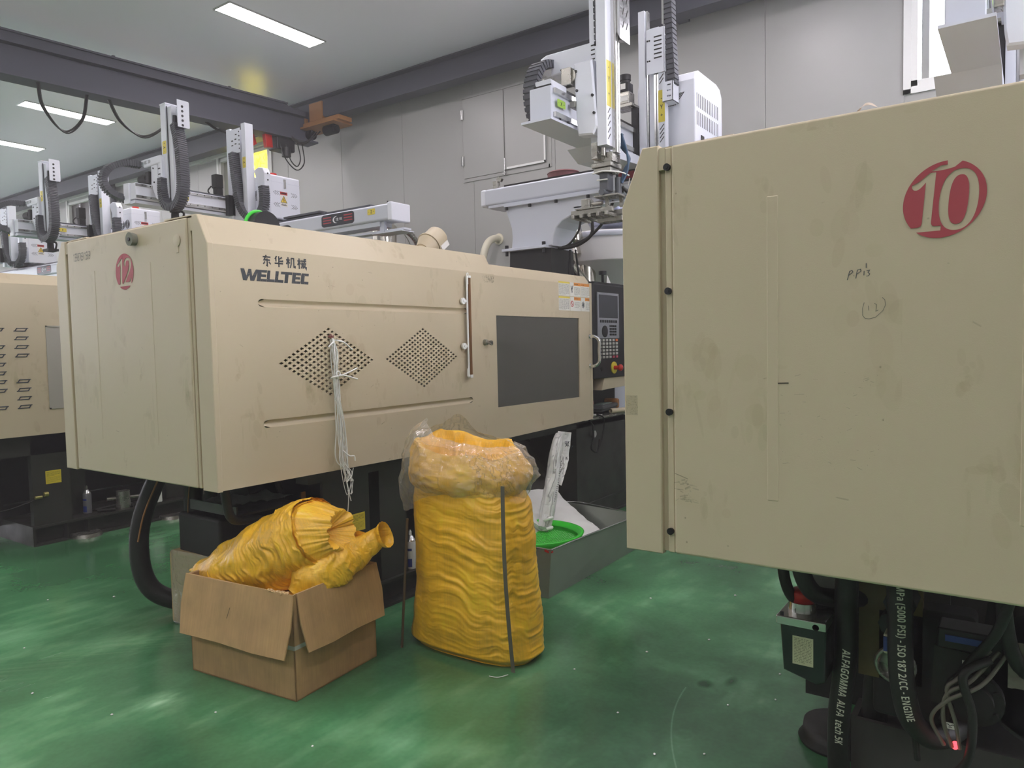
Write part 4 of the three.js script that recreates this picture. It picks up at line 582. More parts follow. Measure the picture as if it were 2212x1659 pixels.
  mesh('beacon', cyl(0.045, 0.045, 0.035, 0.17, 3.49, zb - 0.1, 'y', 24), M.red, bxm);
  mesh('carriage_plate', bb(-0.02, 0.42, 2.945, 2.99, zb - 0.5, zb - 0.05), M.black, t);
  // rail pointing to the front
  const x0 = X(ax) - 0.2, x1 = X(bx) + 0.1, rail = mesh('kick_rail', rb(x0, 0.2, 3.04, 3.2, c - 0.38, c - 0.2, 0.006), M.robot, t);
  mesh('guide_rail', [bb(x0, x1, 3.165, 3.19, c - 0.2, c - 0.185), bb(x0, x1, 3.05, 3.075, c - 0.2, c - 0.185)], M.alu, rail);
  for (let x = x0 + 0.06; x < x1; x += 0.085) mesh('guide_bolt', [cyl(0.006, 0.006, 0.004, x, 3.178, c - 0.184, 'z', 8), cyl(0.006, 0.006, 0.004, x, 3.062, c - 0.184, 'z', 8)], M.black, rail);
  mesh('cable_tray', bb(x0 + 0.3, 0.15, 3.2, 3.225, c - 0.36, c - 0.24), M.chain, rail);
  mesh('under_tray', bb(x0, 0.1, 3.0, 3.03, c - 0.4, c - 0.22), M.robotGrey, rail);
  sheet('axis_label', LABEL.X, 0.095, 0.05, rail, [X(ax) + 0.31, 3.12, c - 0.1845], [0, 0, 0], { alpha: true });
  mesh('rail_bracket', [rb(x0 - 0.02, x0, 3.0, 3.2, c - 0.4, c - 0.3, 0.006), rb(x0 - 0.02, x0 + 0.16, 3.19, 3.205, c - 0.4, c - 0.3, 0.005)], R, rail);
  // front arm
  const A = X(ax), arm = mesh('front_arm', [bb(A, A + 0.12, 2.95, top, c - 0.04, c + 0.05), bb(A + 0.02, A + 0.13, 2.98, top - 0.03, c + 0.058, c + 0.125), bb(A - 0.004, A + 0.125, top, top + 0.012, c - 0.045, c + 0.06)], R, t);
  mesh('arm_slot', bb(A + 0.012, A + 0.016, 2.97, top - 0.02, c + 0.05, c + 0.058), M.black, arm);
  mesh('arm_bolt', [cyl(0.006, 0.006, 0.012, A + 0.03, top + 0.015, c - 0.02), cyl(0.006, 0.006, 0.012, A + 0.03, top + 0.015, c + 0.03)], M.copper, arm);
  sheet('axis_label', LABEL.Y, 0.13, 0.07, arm, [A - 0.001, top - 0.42, c + 0.01], [0, -Math.PI / 2, Math.PI / 2], { alpha: true });
  mesh('chain_flange', [slotPlate(A + 0.1, top - 0.26, top - 0.02, c + 0.13, c + 0.3, [], 0.004), bb(A - 0.02, A + 0.1, top - 0.27, top - 0.01, c + 0.296, c + 0.3)], R, arm);
  for (let i = 0; i < 5; i++) mesh('flange_hole', cyl(0.012, 0.012, 0.004, A + 0.03, top - 0.07 - i * 0.045, c + 0.301, 'z', 12), M.black, arm);
  mesh('cable_gland', [cyl(0.02, 0.02, 0.09, A + 0.04, top - 0.17, c + 0.15), cyl(0.026, 0.026, 0.03, A + 0.04, top - 0.21, c + 0.15)], M.black, arm);
  mesh('cable_chain', link([[A + 0.03, top - 0.22, c + 0.19], [A + 0.02, top - 0.5, c + 0.27], [A + 0.01, 3.06, c + 0.28], [A, 2.96, c + 0.22], [A - 0.01, 2.935, c + 0.13], [A - 0.02, 2.98, c + 0.04], [A - 0.02, 3.1, c + 0.0], [A - 0.01, 3.24, c - 0.01]], 0.1, 0.075, 60, [1, 0, 0]), M.chain, arm);
  mesh('gripper_mount', [cyl(0.05, 0.05, 0.03, A + 0.05, 2.92, c + 0.06), cyl(0.035, 0.04, 0.1, A + 0.05, 2.87, c + 0.06), box(0.12, 0.03, 0.16, A + 0.05, 2.81, c + 0.06), tube([[A + 0.05, 2.92, c + 0.1], [A + 0.06, 2.88, c + 0.2], [A + 0.06, 2.8, c + 0.16]], 0.012, 16, 6)], M.darker, arm);
  // carriage of the front arm
  const cov = mesh('arm_cover', [rb(A - 0.04, A + 0.1, 3.385, 3.475, c - 0.34, c - 0.01, 0.02), rb(A - 0.03, A + 0.1, 3.45, 3.475, c - 0.52, c - 0.3, 0.01), rb(A - 0.035, A + 0.1, 3.23, 3.42, c - 0.07, c - 0.01, 0.012), extX([[c - 0.2, 3.39], [c - 0.1, 3.39], [c - 0.05, 3.02], [c - 0.13, 3.06], [c - 0.21, 3.2]], A - 0.03, A + 0.06, 0.006)], R, t);
  for (const [y, z] of [[3.36, c - 0.16], [3.22, c - 0.15]]) mesh('cover_screw', cyl(0.008, 0.008, 0.008, A - 0.034, y, z, 'x', 10), M.black, cov);
  mesh('cover_slots', [3.4, 3.34, 3.285].map((y) => bb(A - 0.0365, A - 0.034, y - 0.006, y + 0.006, c - 0.065, c - 0.025)), M.black, cov);
  for (const y of [3.37, 3.315, 3.26]) mesh('cover_hole', cyl(0.01, 0.01, 0.004, A + 0.03, y, c - 0.0105, 'z', 10), M.black, cov);
  sheet('cover_print', canvas(96, 64, (g) => { g.strokeStyle = '#444850'; g.lineWidth = 3; for (let i = 0; i < 4; i++) for (const s of [-1, 1]) { const x = 48 + s * (8 + i * 9); g.beginPath(); g.moveTo(x, 14); g.lineTo(x + s * 14, 32); g.lineTo(x, 50); g.stroke(); } }), 0.12, 0.06, cov, [A - 0.041, 3.435, c - 0.25], FACE_NEGX, { alpha: true });
  mesh('kick_motor', [cyl(0.055, 0.055, 0.14, A + 0.0, 3.28, c - 0.36, 'z', 20), rb(A - 0.05, A + 0.06, 3.22, 3.34, c - 0.29, c - 0.22, 0.01)], M.darker, t);
  mesh('kick_chain', link([[A - 0.02, 3.435, c - 0.42], [A - 0.18, 3.43, c - 0.46], [A - 0.31, 3.36, c - 0.5], [A - 0.36, 3.25, c - 0.52], [A - 0.32, 3.14, c - 0.5], [A - 0.2, 3.07, c - 0.44], [x0 + 0.02, 3.06, c - 0.39]], 0.09, 0.06, 34, [0, 0, 1]), M.chain, t);
  // rear arm
  const B = X(bx), arm2 = mesh('rear_arm', [bb(B, B + 0.1, 2.93, top - 0.02, c - 0.21, c - 0.14), bb(B + 0.03, B + 0.1, 2.93, top - 0.05, c - 0.14, c + 0.06), bb(B, B + 0.1, 2.93, top, c + 0.06, c + 0.13)], R, t);
  mesh('arm_plate', slotPlate(B - 0.006, top - 0.3, top - 0.04, c - 0.14, c + 0.045, []), R, arm2);
  mesh('plate_slots', [[0.16, 0.03], [0.21, 0.03], [0.15, 0.09], [0.2, 0.09], [0.1, 0.1]].map(([y, z]) => bb(B - 0.0075, B - 0.006, top - y - 0.008, top - y + 0.004, c - 0.14 + z, c - 0.11 + z)), M.black, arm2);
  for (let i = 0; i < 5; i++) mesh('plate_hole', cyl(0.008, 0.008, 0.002, B - 0.007, top - 0.08 - i * 0.045, c + 0.03, 'x', 10), M.black, arm2);
  mesh('cable_chain', link([[B - 0.02, top - 0.3, c - 0.06], [B - 0.02, 3.3, c - 0.01], [B - 0.01, 3.08, c + 0.03], [B + 0.02, 2.96, c + 0.12], [B + 0.06, 2.95, c + 0.2], [B + 0.09, 3.03, c + 0.27], [B + 0.1, 3.15, c + 0.29], [B + 0.1, 3.28, c + 0.28]], 0.09, 0.075, 54, [1, 0, 0]), M.chain, arm2);
  sheet('axis_label', LABEL.Y, 0.12, 0.06, arm2, [B - 0.001, top - 0.42, c + 0.097], [0, -Math.PI / 2, Math.PI / 2], { alpha: true });
  mesh('arm_motor', [rb(B - 0.11, B - 0.02, 3.31, 3.46, c - 0.36, c - 0.27, 0.008), rb(B - 0.1, B - 0.02, 3.22, 3.31, c - 0.35, c - 0.28, 0.006), tube([[B - 0.1, 3.34, c - 0.38], [B - 0.14, 3.28, c - 0.38], [B - 0.1, 3.22, c - 0.36]], 0.008, 16, 6)], M.darker, t);
  mesh('arm_saddle', bb(B - 0.05, B + 0.05, 3.0, 3.22, c - 0.2, c - 0.14), M.black, t);
  const hk = mesh('chain_hook', [extX([[c + 0.2, 3.3], [c + 0.3, 3.22], [c + 0.3, 3.42], [c + 0.27, 3.475], [c + 0.2, 3.49], [c + 0.12, 3.47]], B + 0.1, B + 0.18, 0.006), extX([[c + 0.14, 3.0], [c + 0.2, 3.05], [c + 0.24, 3.4], [c + 0.16, 3.4]], B + 0.11, B + 0.17, 0.004)], R, t);
  for (const y of [3.42, 3.35, 3.28]) mesh('hook_hole', cyl(0.009, 0.009, 0.004, B + 0.14, y, c + 0.307, 'z', 10), M.black, hk);
  return t;
}
robotA('white take-out robot over the second machine with black cable loops and warning-sign box', Z14, -0.14, 4.1, 4.95, 3.965, false);
robotA('white take-out robot half hidden behind the 12 cover, with a red beacon box', -10.32, 0.22, 4.2, 4.87, 3.9, true);
robotA('white take-out robot cut off by the left edge of the photo', -13.68, 0.37, 4.2, 5.0, 3.87, true);

// robot with slotted covers, on machines 12 and 10; coordinates across z are those of the one on machine 12, moved by dz
function robotB(label, zc, dz, full) {
  const t = thing('take_out_robot', label, 'robot arm', [5.2, 0, zc]), R = M.robot, q = dz - zc, X = (x) => x - 5.2, Zb = (z) => z - (-3.6);   // q: world z of the copy, made local
  mesh('mounting_column', ext([[0.02, 1.96], [0.42, 1.96], [0.4, 2.306], [0.04, 2.306]], 0.42).translate(0, 0, -0.1), M.darker, t);
  const bp = mesh('base_plate', rb(-0.01, 0.42, 2.306, 2.33, Zb(-3.755), Zb(-3.3), 0.004), M.robotGrey, t);
  for (const [x, z] of [[0.02, -3.72], [0.02, -3.34], [0.38, -3.72], [0.38, -3.34]]) mesh('plate_bolt', [cyl(0.016, 0.016, 0.03, x, 2.345, Zb(z)), cyl(0.014, 0.014, 0.04, x, 2.29, Zb(z))], M.black, bp);
  mesh('pedestal', extX([[-3.67, 2.33], [-3.27, 2.33], [-3.255, 2.4], [-3.225, 2.47], [-3.17, 2.52], [-3.0, 2.58], [-2.75, 2.66], [-2.6, 2.685], [-3.73, 2.685], [-3.70, 2.6], [-3.665, 2.5], [-3.66, 2.42]].map(([z, y]) => [Zb(z), y]), 0.03, 0.36, 0.006), M.robotGrey, t);
  const beam = mesh('traverse_beam', [rb(0, 0.26, 2.722, 2.865, Zb(-3.93), Zb(-1.7), 0.02), bb(-0.01, 0.27, 2.685, 2.7, Zb(-3.72), Zb(-1.75)), bb(0.01, 0.25, 2.70, 2.722, Zb(-3.9), Zb(-1.75)), bb(0.03, 0.2, 2.60, 2.61, Zb(-3.05), Zb(-2.3))], M.robotGrey, t);
  mesh('beam_end_cap', rb(0.004, 0.256, 2.718, 2.868, Zb(-3.985), Zb(-3.925), 0.02), R, beam);
  for (const z of [-3.7, -3.46, -3.2, -2.9, -2.6]) mesh('beam_bolt', cyl(0.014, 0.014, 0.025, 0.0, 2.672, Zb(z)), M.black, beam);
  mesh('cable_tray', bb(0.04, 0.2, 2.865, 2.885, Zb(-3.75), Zb(-1.8)), M.darker, beam);
  mesh('limit_switch', [rb(0.02, 0.07, 2.865, 2.93, Zb(-3.86), Zb(-3.81), 0.006), box(0.03, 0.03, 0.05, 0.05, 2.945, Zb(-3.8), 0.5, 0, 0)], M.steel, beam);
  sheet('name_plate', canvas(256, 80, (g) => { g.fillStyle = '#22232b'; g.fillRect(0, 0, 256, 80); g.fillStyle = '#8e2a34'; g.fillRect(10, 26, 70, 40); g.strokeStyle = '#4a5ab4'; g.lineWidth = 7; g.beginPath(); g.arc(130, 44, 26, 0.9, 5.4); g.stroke(); glyph(g, 'jia', 128, 28, 30, 3, '#8f95b8'); glyph(g, 'wang', 164, 28, 28, 3, '#8f95b8'); }), 0.5, 0.11, beam, [-0.001, 2.795, Zb(-2.4)], FACE_NEGX);
  mesh('beam_vent_cap', [cyl(0.14, 0.14, 0.06, 0.3, 2.93, Zb(-3.3), 'y', 32), cyl(0.13, 0.145, 0.012, 0.3, 2.966, Zb(-3.3), 'y', 32)], STD({ color: 0x7a4a4a, roughness: 0.6 }), beam);
  mesh('plug', [cyl(0.02, 0.016, 0.07, 0.06, 2.56, Zb(-3.0)), cyl(0.026, 0.02, 0.1, 0.06, 2.545, Zb(-2.9)), cyl(0.03, 0.02, 0.08, 0.06, 2.55, Zb(-2.84))], M.darker, beam);
  mesh('plug_cable', [tube([[0.06, 2.5, Zb(-2.9)], [0.05, 2.38, Zb(-2.9)], [0.06, 2.31, Zb(-3.02)], [0.1, 2.3, Zb(-3.2)], [0.2, 2.32, Zb(-3.3)]], 0.014, 30, 8), tube([[0.06, 2.53, Zb(-3.0)], [0.05, 2.42, Zb(-3.02)], [0.08, 2.33, Zb(-3.12)], [0.2, 2.32, Zb(-3.28)]], 0.009, 30, 8), tube([[0.05, 2.62, Zb(-2.7)], [0.05, 2.5, Zb(-2.76)], [0.05, 2.36, Zb(-2.92)], [0.08, 2.31, Zb(-3.12)], [0.2, 2.31, Zb(-3.3)]], 0.012, 40, 8), tube([[0.25, 2.3, Zb(-3.22)], [0.26, 2.0, Zb(-3.24)], [0.28, 1.7, Zb(-3.24)]], 0.012, 16, 6), tube([[0.27, 2.3, Zb(-3.18)], [0.29, 2.0, Zb(-3.16)], [0.28, 1.7, Zb(-3.2)]], 0.009, 16, 6)], M.rubber, t);
  // rail, carriage box
  const z = (v) => v + q;
  const rail = mesh('kick_rail', [rb(X(3.93), 0.12, 2.90, 3.1, z(-2.6), z(-2.44), 0.006), extX([[-2.62, 2.87], [-2.4, 2.87], [-2.4, 2.885], [-2.62, 2.885]].map(([a, b]) => [z(a), b]), X(3.86), 0.2), ext([[X(4.55), 2.87], [0.3, 2.87], [0.3, 2.84], [X(4.7), 2.80]], 0.3).translate(0, 0, z(-2.7))], M.robotGrey, t);
  mesh('guide_rail', [bb(X(3.95), 0.1, 3.055, 3.085, z(-2.44), z(-2.42)), bb(X(3.95), 0.1, 2.91, 2.94, z(-2.44), z(-2.42))], M.alu, rail);
  mesh('rail_strip', bb(X(3.95), 0.1, 3.085, 3.12, z(-2.58), z(-2.45)), M.darker, rail);
  const gl = axisLabel('X', '#9cc24a'); sheet('axis_label', gl, 0.1, 0.05, rail, [X(4.02), 3.0, z(-2.4205)], [0, 0, 0], { alpha: true });
  const cb = mesh('control_box', [ext([[0.0, 2.89], [0.56, 2.89], [0.56, 3.40], [0.52, 3.455], [0.44, 3.475], [0.08, 3.475], [0.02, 3.45], [0.0, 3.40]], 0.44, 0.006).translate(0.02, 0, z(-2.46))], R, t);
  mesh('box_vents', [0, 1].flatMap((k) => Array.from({ length: 13 }, (_, i) => bb(0.05 + i * 0.036, 0.058 + i * 0.036, 3.08 + k * 0.13, 3.18 + k * 0.13, z(-2.0135), z(-2.0125)))), M.darker, cb);
  mesh('side_vents', [0, 1].flatMap((k) => Array.from({ length: 9 }, (_, i) => box(0.002, 0.11, 0.006, 0.0135, 3.28, z(-2.13 - k * 0.13 - i * 0.013), 0.7, 0, 0))), M.darker, cb);
  mesh('box_socket', [bb(0.13, 0.19, 2.92, 3.02, z(-2.0135), z(-2.01)), bb(0.25, 0.31, 2.95, 3.02, z(-2.0135), z(-2.01))], M.darker, cb);
  mesh('carriage_plate', bb(-0.02, 0.5, 2.865, 2.89, z(-2.6), z(-2.0)), M.black, t);
  // front arm
  const A = X(4.14), arm = mesh('front_arm', [bb(A, A + 0.14, 2.735, 4.45, z(-2.235), z(-2.17)), bb(A + 0.07, A + 0.15, 2.70, 4.45, z(-2.32), z(-2.235))], R, t);
  mesh('arm_profile', [bb(A + 0.075, A + 0.14, 2.70, 4.45, z(-2.17), z(-2.15)), bb(A + 0.085, A + 0.10, 2.70, 4.45, z(-2.15), z(-2.142)), bb(A + 0.118, A + 0.133, 2.70, 4.45, z(-2.15), z(-2.142))], M.alu, arm);
  mesh('rear_profile', [bb(A + 0.15, A + 0.2, 3.4, 4.45, z(-2.36), z(-2.33))], M.alu, arm);
  sheet('axis_label', canvas(64, 256, (g) => { g.fillStyle = '#dfcf4c'; g.fillRect(0, 0, 64, 256); g.fillStyle = '#6a6428'; g.font = 'bold 44px sans-serif'; g.textAlign = 'center'; g.fillText('Y', 32, 120); g.fillText('+', 32, 200); g.fillText('-', 32, 50); }), 0.06, 0.28, arm, [A + 0.038, 3.115, z(-2.1695)]);
  mesh('print_stripes', [2.95, 2.91, 2.87, 2.83, 2.79].map((y) => box(0.006, 0.05, 0.001, A + 0.036, y, z(-2.1696), 0, 0, -0.7)), M.darker, arm);
  mesh('arm_chain', link([[A + 0.1, 4.45, z(-2.27)], [A + 0.1, 3.9, z(-2.26)], [A + 0.1, 3.37, z(-2.25)]], 0.08, 0.06, 26, [1, 0, 0]), M.chain, arm);
  mesh('upper_bracket', [extX([[-2.12, 3.40], [-2.12, 4.2], [-2.14, 4.2], [-2.14, 3.44]].map(([a, b]) => [z(a), b]), A + 0.1, A + 0.24, 0), extX([[-2.24, 3.43], [-2.12, 3.40], [-2.12, 3.45], [-2.24, 3.47]].map(([a, b]) => [z(a), b]), A + 0.14, A + 0.2, 0)], M.alu, arm);
  mesh('bracket_slots', [3.5, 3.58, 3.66, 3.74, 3.82].flatMap((y) => [0, 0.05].map((d) => box(0.008, 0.05, 0.001, A + 0.15 + d, y, z(-2.1195), 0, 0, -0.4))), M.darker, arm);
  mesh('hose_bundle', [0, 1, 2, 3].map((i) => tube([[A + 0.16 + i * 0.006, 2.83, z(-2.15)], [A + 0.17, 2.76, z(-2.13) - i * 0.01], [A + 0.19 + i * 0.008, 2.68, z(-2.12)], [A + 0.19, 2.60, z(-2.125) - i * 0.008], [A + 0.16, 2.52, z(-2.15)]], 0.008, 24, 6)), STD({ color: 0x31506e, roughness: 0.4 }), arm);
  mesh('arm_foot', [bb(A + 0.0, A + 0.06, 2.66, 2.76, z(-2.28), z(-2.24)), bb(A + 0.05, A + 0.16, 2.645, 2.70, z(-2.29), z(-2.16)), cyl(0.015, 0.015, 0.05, A + 0.03, 2.70, z(-2.21))], M.steel, arm);
  // gripper
  const gr = mesh('gripper', [rb(A + 0.05, A + 0.2, 2.615, 2.645, z(-2.31), z(-2.17), 0.004), rb(A + 0.06, A + 0.19, 2.585, 2.612, z(-2.30), z(-2.18), 0.004)], M.steel, t);
  mesh('gripper_bridge', bb(A + 0.06, A + 0.19, 2.432, 2.442, z(-2.3), z(-2.13)), M.steel, gr);
  mesh('wrist_cylinder', [rb(A + 0.08, A + 0.16, 2.47, 2.585, z(-2.27), z(-2.21), 0.006), cyl(0.02, 0.02, 0.14, A + 0.12, 2.46, z(-2.24), 'x'), cyl(0.022, 0.022, 0.12, A + 0.17, 2.5, z(-2.18))], STD({ color: 0x55585e, roughness: 0.45 }), gr);
  mesh('gripper_block', [rb(A + 0.07, A + 0.13, 2.375, 2.435, z(-2.40), z(-2.34), 0.004), cyl(0.018, 0.018, 0.002, A + 0.069, 2.405, z(-2.37), 'x', 18), cyl(0.012, 0.012, 0.08, A + 0.1, 2.4, z(-2.3), 'z')], M.steel, gr);
  mesh('gripper_post', bb(A + 0.12, A + 0.14, 2.37, 2.435, z(-2.25), z(-2.23)), M.steel, gr); mesh('gripper_post', bb(A + 0.16, A + 0.18, 2.37, 2.435, z(-2.17), z(-2.15)), M.steel, gr);
  mesh('gripper_plate', [bb(A + 0.03, A + 0.2, 2.362, 2.37, z(-2.42), z(-2.24)), rb(A + 0.04, A + 0.07, 2.33, 2.362, z(-2.46), z(-2.16), 0.003), rb(A + 0.18, A + 0.21, 2.33, 2.362, z(-2.46), z(-2.12), 0.003), ...[0, 1, 2, 3, 4].map((i) => rb(A + 0.01, A + 0.24, 2.305, 2.33, z(-2.44 + i * 0.06), z(-2.42 + i * 0.06), 0.003)), rb(A + 0.1, A + 0.18, 2.275, 2.305, z(-2.3), z(-2.12), 0.004)], M.steel, gr);
  mesh('gripper_hose', tube([[A + 0.18, 2.5, z(-2.16)], [A + 0.22, 2.45, z(-2.12)], [A + 0.24, 2.39, z(-2.09)], [A + 0.2, 2.34, z(-2.12)]], 0.012, 24, 8), M.rubber, gr);
  mesh('cable_tie', [tube([[A + 0.05, 2.58, z(-2.3)], [A + 0.04, 2.585, z(-2.22)], [A + 0.12, 2.58, z(-2.14)], [A + 0.22, 2.575, z(-2.13)]], 0.005, 16, 6), box(0.004, 0.05, 0.004, A + 0.2, 2.53, z(-2.12), 0.5, 0, 0.4), tube([[A + 0.07, 2.54, z(-2.28)], [A + 0.06, 2.535, z(-2.2)]], 0.004, 6, 6)], M.white, gr);
  // carriage covers of the front arm
  const B0 = X(4.25), cov = mesh('arm_cover', extX([[-2.60, 3.27], [-2.205, 3.27], [-2.205, 3.40], [-2.64, 3.40], [-2.68, 3.385], [-2.69, 3.35], [-2.69, 3.31], [-2.60, 3.31]].map(([a, b]) => [z(a), b]), B0 - 0.05, B0 + 0.06, 0.006), R, t);
  mesh('cover_slots', [2.29, 2.245].flatMap((zz) => [3.385, 3.357, 3.329, 3.300].map((y) => bb(B0 - 0.0512, B0 - 0.05, y - 0.005, y + 0.003, z(-zz - 0.014), z(-zz + 0.014)))), M.darker, cov);
  mesh('end_slots', [3.385, 3.37, 3.355, 3.34, 3.325, 3.31].map((y) => box(0.07, 0.004, 0.001, B0, y, z(-2.2045), 0, 0, -0.3)), M.darker, cov);
  for (const [y, zz] of [[3.28, -2.52], [3.28, -2.4]]) mesh('cover_screw', cyl(0.008, 0.008, 0.01, B0 - 0.053, y, z(zz), 'x', 10), M.black, cov);
  const body = mesh('arm_body', extX([[-2.385, 3.265], [-2.272, 3.265], [-2.24, 2.86], [-2.265, 2.82], [-2.36, 2.83], [-2.37, 2.9]].map(([a, b]) => [z(a), b]), X(4.13), X(4.22), 0.01), R, t);
  for (const [y, zz] of [[3.22, -2.375], [3.1, -2.37], [3.05, -2.26], [2.94, -2.25]]) mesh('cover_screw', cyl(0.009, 0.009, 0.01, X(4.128), y, z(zz), 'x', 10), M.black, body);
  mesh('body_slots', Array.from({ length: 12 }, (_, i) => box(0.03, 0.003, 0.002, X(4.175), 3.2 - i * 0.026, z(-2.268 + i * 0.0022), 0, 0, -1.0)), M.darker, body);
  mesh('lower_cover', ext([[X(3.95), 3.135], [X(4.12), 3.13], [X(4.12), 2.91], [X(4.03), 2.915]], 0.11, 0.008).translate(0, 0, z(-2.56)), R, t);
  mesh('rail_screw', [cyl(0.009, 0.009, 0.02, X(4.03), 2.9, z(-2.44)), cyl(0.009, 0.009, 0.02, X(4.1), 2.9, z(-2.42))], M.black, t);
  mesh('kick_motor', [cyl(0.045, 0.045, 0.12, X(4.18), 3.2, z(-2.42), 'x', 20), rb(X(4.1), X(4.16), 3.14, 3.25, z(-2.47), z(-2.4), 0.006)], M.steel, t);
  mesh('kick_bearing', rb(X(4.12), X(4.2), 3.0, 3.04, z(-2.42), z(-2.38), 0.004), M.steel, t);
  if (full) mesh('kick_chain', link([[B0 - 0.04, 3.34, z(-2.63)], [B0 - 0.14, 3.31, z(-2.63)], [B0 - 0.22, 3.22, z(-2.63)], [B0 - 0.25, 3.1, z(-2.63)], [B0 - 0.22, 2.98, z(-2.63)], [B0 - 0.16, 2.92, z(-2.63)]], 0.1, 0.05, 16, [0, 0, 1]), M.chain, t);
  // rear arm
  const D = X(5.1), arm2 = mesh('rear_arm', [bb(D, D + 0.07, 2.75, 3.93, z(-2.4), z(-2.35)), bb(D + 0.03, D + 0.08, 2.75, 3.8, z(-2.33), z(-2.25)), bb(D + 0.01, D + 0.07, 2.75, 3.5, z(-2.25), z(-2.2))], R, t);
  mesh('arm_profile', [bb(D + 0.012, D + 0.03, 2.75, 3.5, z(-2.285), z(-2.27)), bb(D + 0.012, D + 0.03, 2.75, 3.5, z(-2.262), z(-2.25)), bb(D + 0.02, D + 0.06, 2.75, 3.93, z(-2.347), z(-2.335))], M.alu, arm2);
  mesh('arm_plate', slotPlate(D - 0.004, 3.46, 3.78, z(-2.335), z(-2.195), []), R, arm2);
  mesh('plate_flange', bb(D - 0.004, D + 0.05, 3.46, 3.78, z(-2.198), z(-2.194)), R, arm2);
  mesh('plate_slots', [3.72, 3.69, 3.66, 3.63, 3.6, 3.57].map((y) => bb(D - 0.006, D - 0.004, y - 0.006, y + 0.003, z(-2.275), z(-2.215))), M.darker, arm2);
  for (const [y, zz] of [[3.7, -2.325], [3.7, -2.31], [3.555, -2.325], [3.555, -2.31]]) mesh('plate_screw', cyl(0.006, 0.006, 0.006, D - 0.005, y, z(zz), 'x', 10), M.black, arm2);
  sheet('axis_label', canvas(64, 256, (g) => { g.fillStyle = '#d9c744'; g.fillRect(0, 0, 64, 256); g.fillStyle = '#2a2a20'; g.font = 'bold 46px sans-serif'; g.textAlign = 'center'; g.fillText('Y', 32, 150); g.fillText('+', 32, 216); g.fillText('-', 32, 80); }), 0.05, 0.23, arm2, [D + 0.009, 3.22, z(-2.226)], FACE_NEGX);
  mesh('print_stripes', [3.43, 3.4, 3.07, 3.04, 3.01, 2.98].map((y) => box(0.001, 0.05, 0.006, D + 0.0095, y, z(-2.225), 0.7, 0, 0)), M.darker, arm2);
  mesh('arm_chain', link([[D + 0.05, 4.3, z(-2.18)], [D + 0.05, 3.8, z(-2.17)], [D + 0.05, 3.36, z(-2.15)]], 0.08, 0.06, 26, [1, 0, 0]), M.chain, arm2);
  mesh('chain_rail', [bb(D + 0.0, D + 0.06, 3.8, 4.3, z(-2.215), z(-2.2))], M.alu, arm2);
  mesh('chain_anchor', [slotPlate(D - 0.01, 3.24, 3.38, z(-2.21), z(-2.13), [slotHole(z(-2.175), z(-2.145), 3.35, 3.36), slotHole(z(-2.175), z(-2.145), 3.31, 3.32), slotHole(z(-2.175), z(-2.145), 3.27, 3.28)]), bb(D - 0.01, D + 0.1, 3.24, 3.38, z(-2.134), z(-2.13)), bb(D - 0.01, D + 0.1, 3.24, 3.244, z(-2.21), z(-2.13))], R, arm2);
  mesh('arm_motor', [cyl(0.035, 0.035, 0.13, D - 0.02, 3.42, z(-2.5)), cyl(0.042, 0.042, 0.04, D - 0.02, 3.47, z(-2.5)), rb(D - 0.06, D + 0.03, 3.36, 3.43, z(-2.54), z(-2.46), 0.004), tube([[D - 0.05, 3.45, z(-2.54)], [D - 0.06, 3.38, z(-2.56)], [D - 0.05, 3.3, z(-2.54)]], 0.01, 16, 6)], M.black, t);
  mesh('motor_gearbox', [rb(D - 0.065, D + 0.03, 3.27, 3.36, z(-2.55), z(-2.45), 0.006), bb(D - 0.08, D + 0.06, 3.245, 3.265, z(-2.57), z(-2.42))], M.steel, t);
  mesh('motor_label', [bb(D - 0.067, D - 0.0655, 3.29, 3.33, z(-2.53), z(-2.46)), bb(D - 0.062, D - 0.0605, 3.38, 3.42, z(-2.52), z(-2.48))], M.paper, t);
  mesh('arm_saddle', [bb(D - 0.03, D + 0.03, 2.86, 3.24, z(-2.45), z(-2.405)), bb(D - 0.01, D + 0.02, 2.86, 3.2, z(-2.405), z(-2.4))], M.black, t);
  return t;
}
robotB('grey white take-out robot with slotted covers standing above the control panel', Z12, 0, true);
robotB('white take-out robot in the top right corner before the bright window', Z10, 2.26, false);

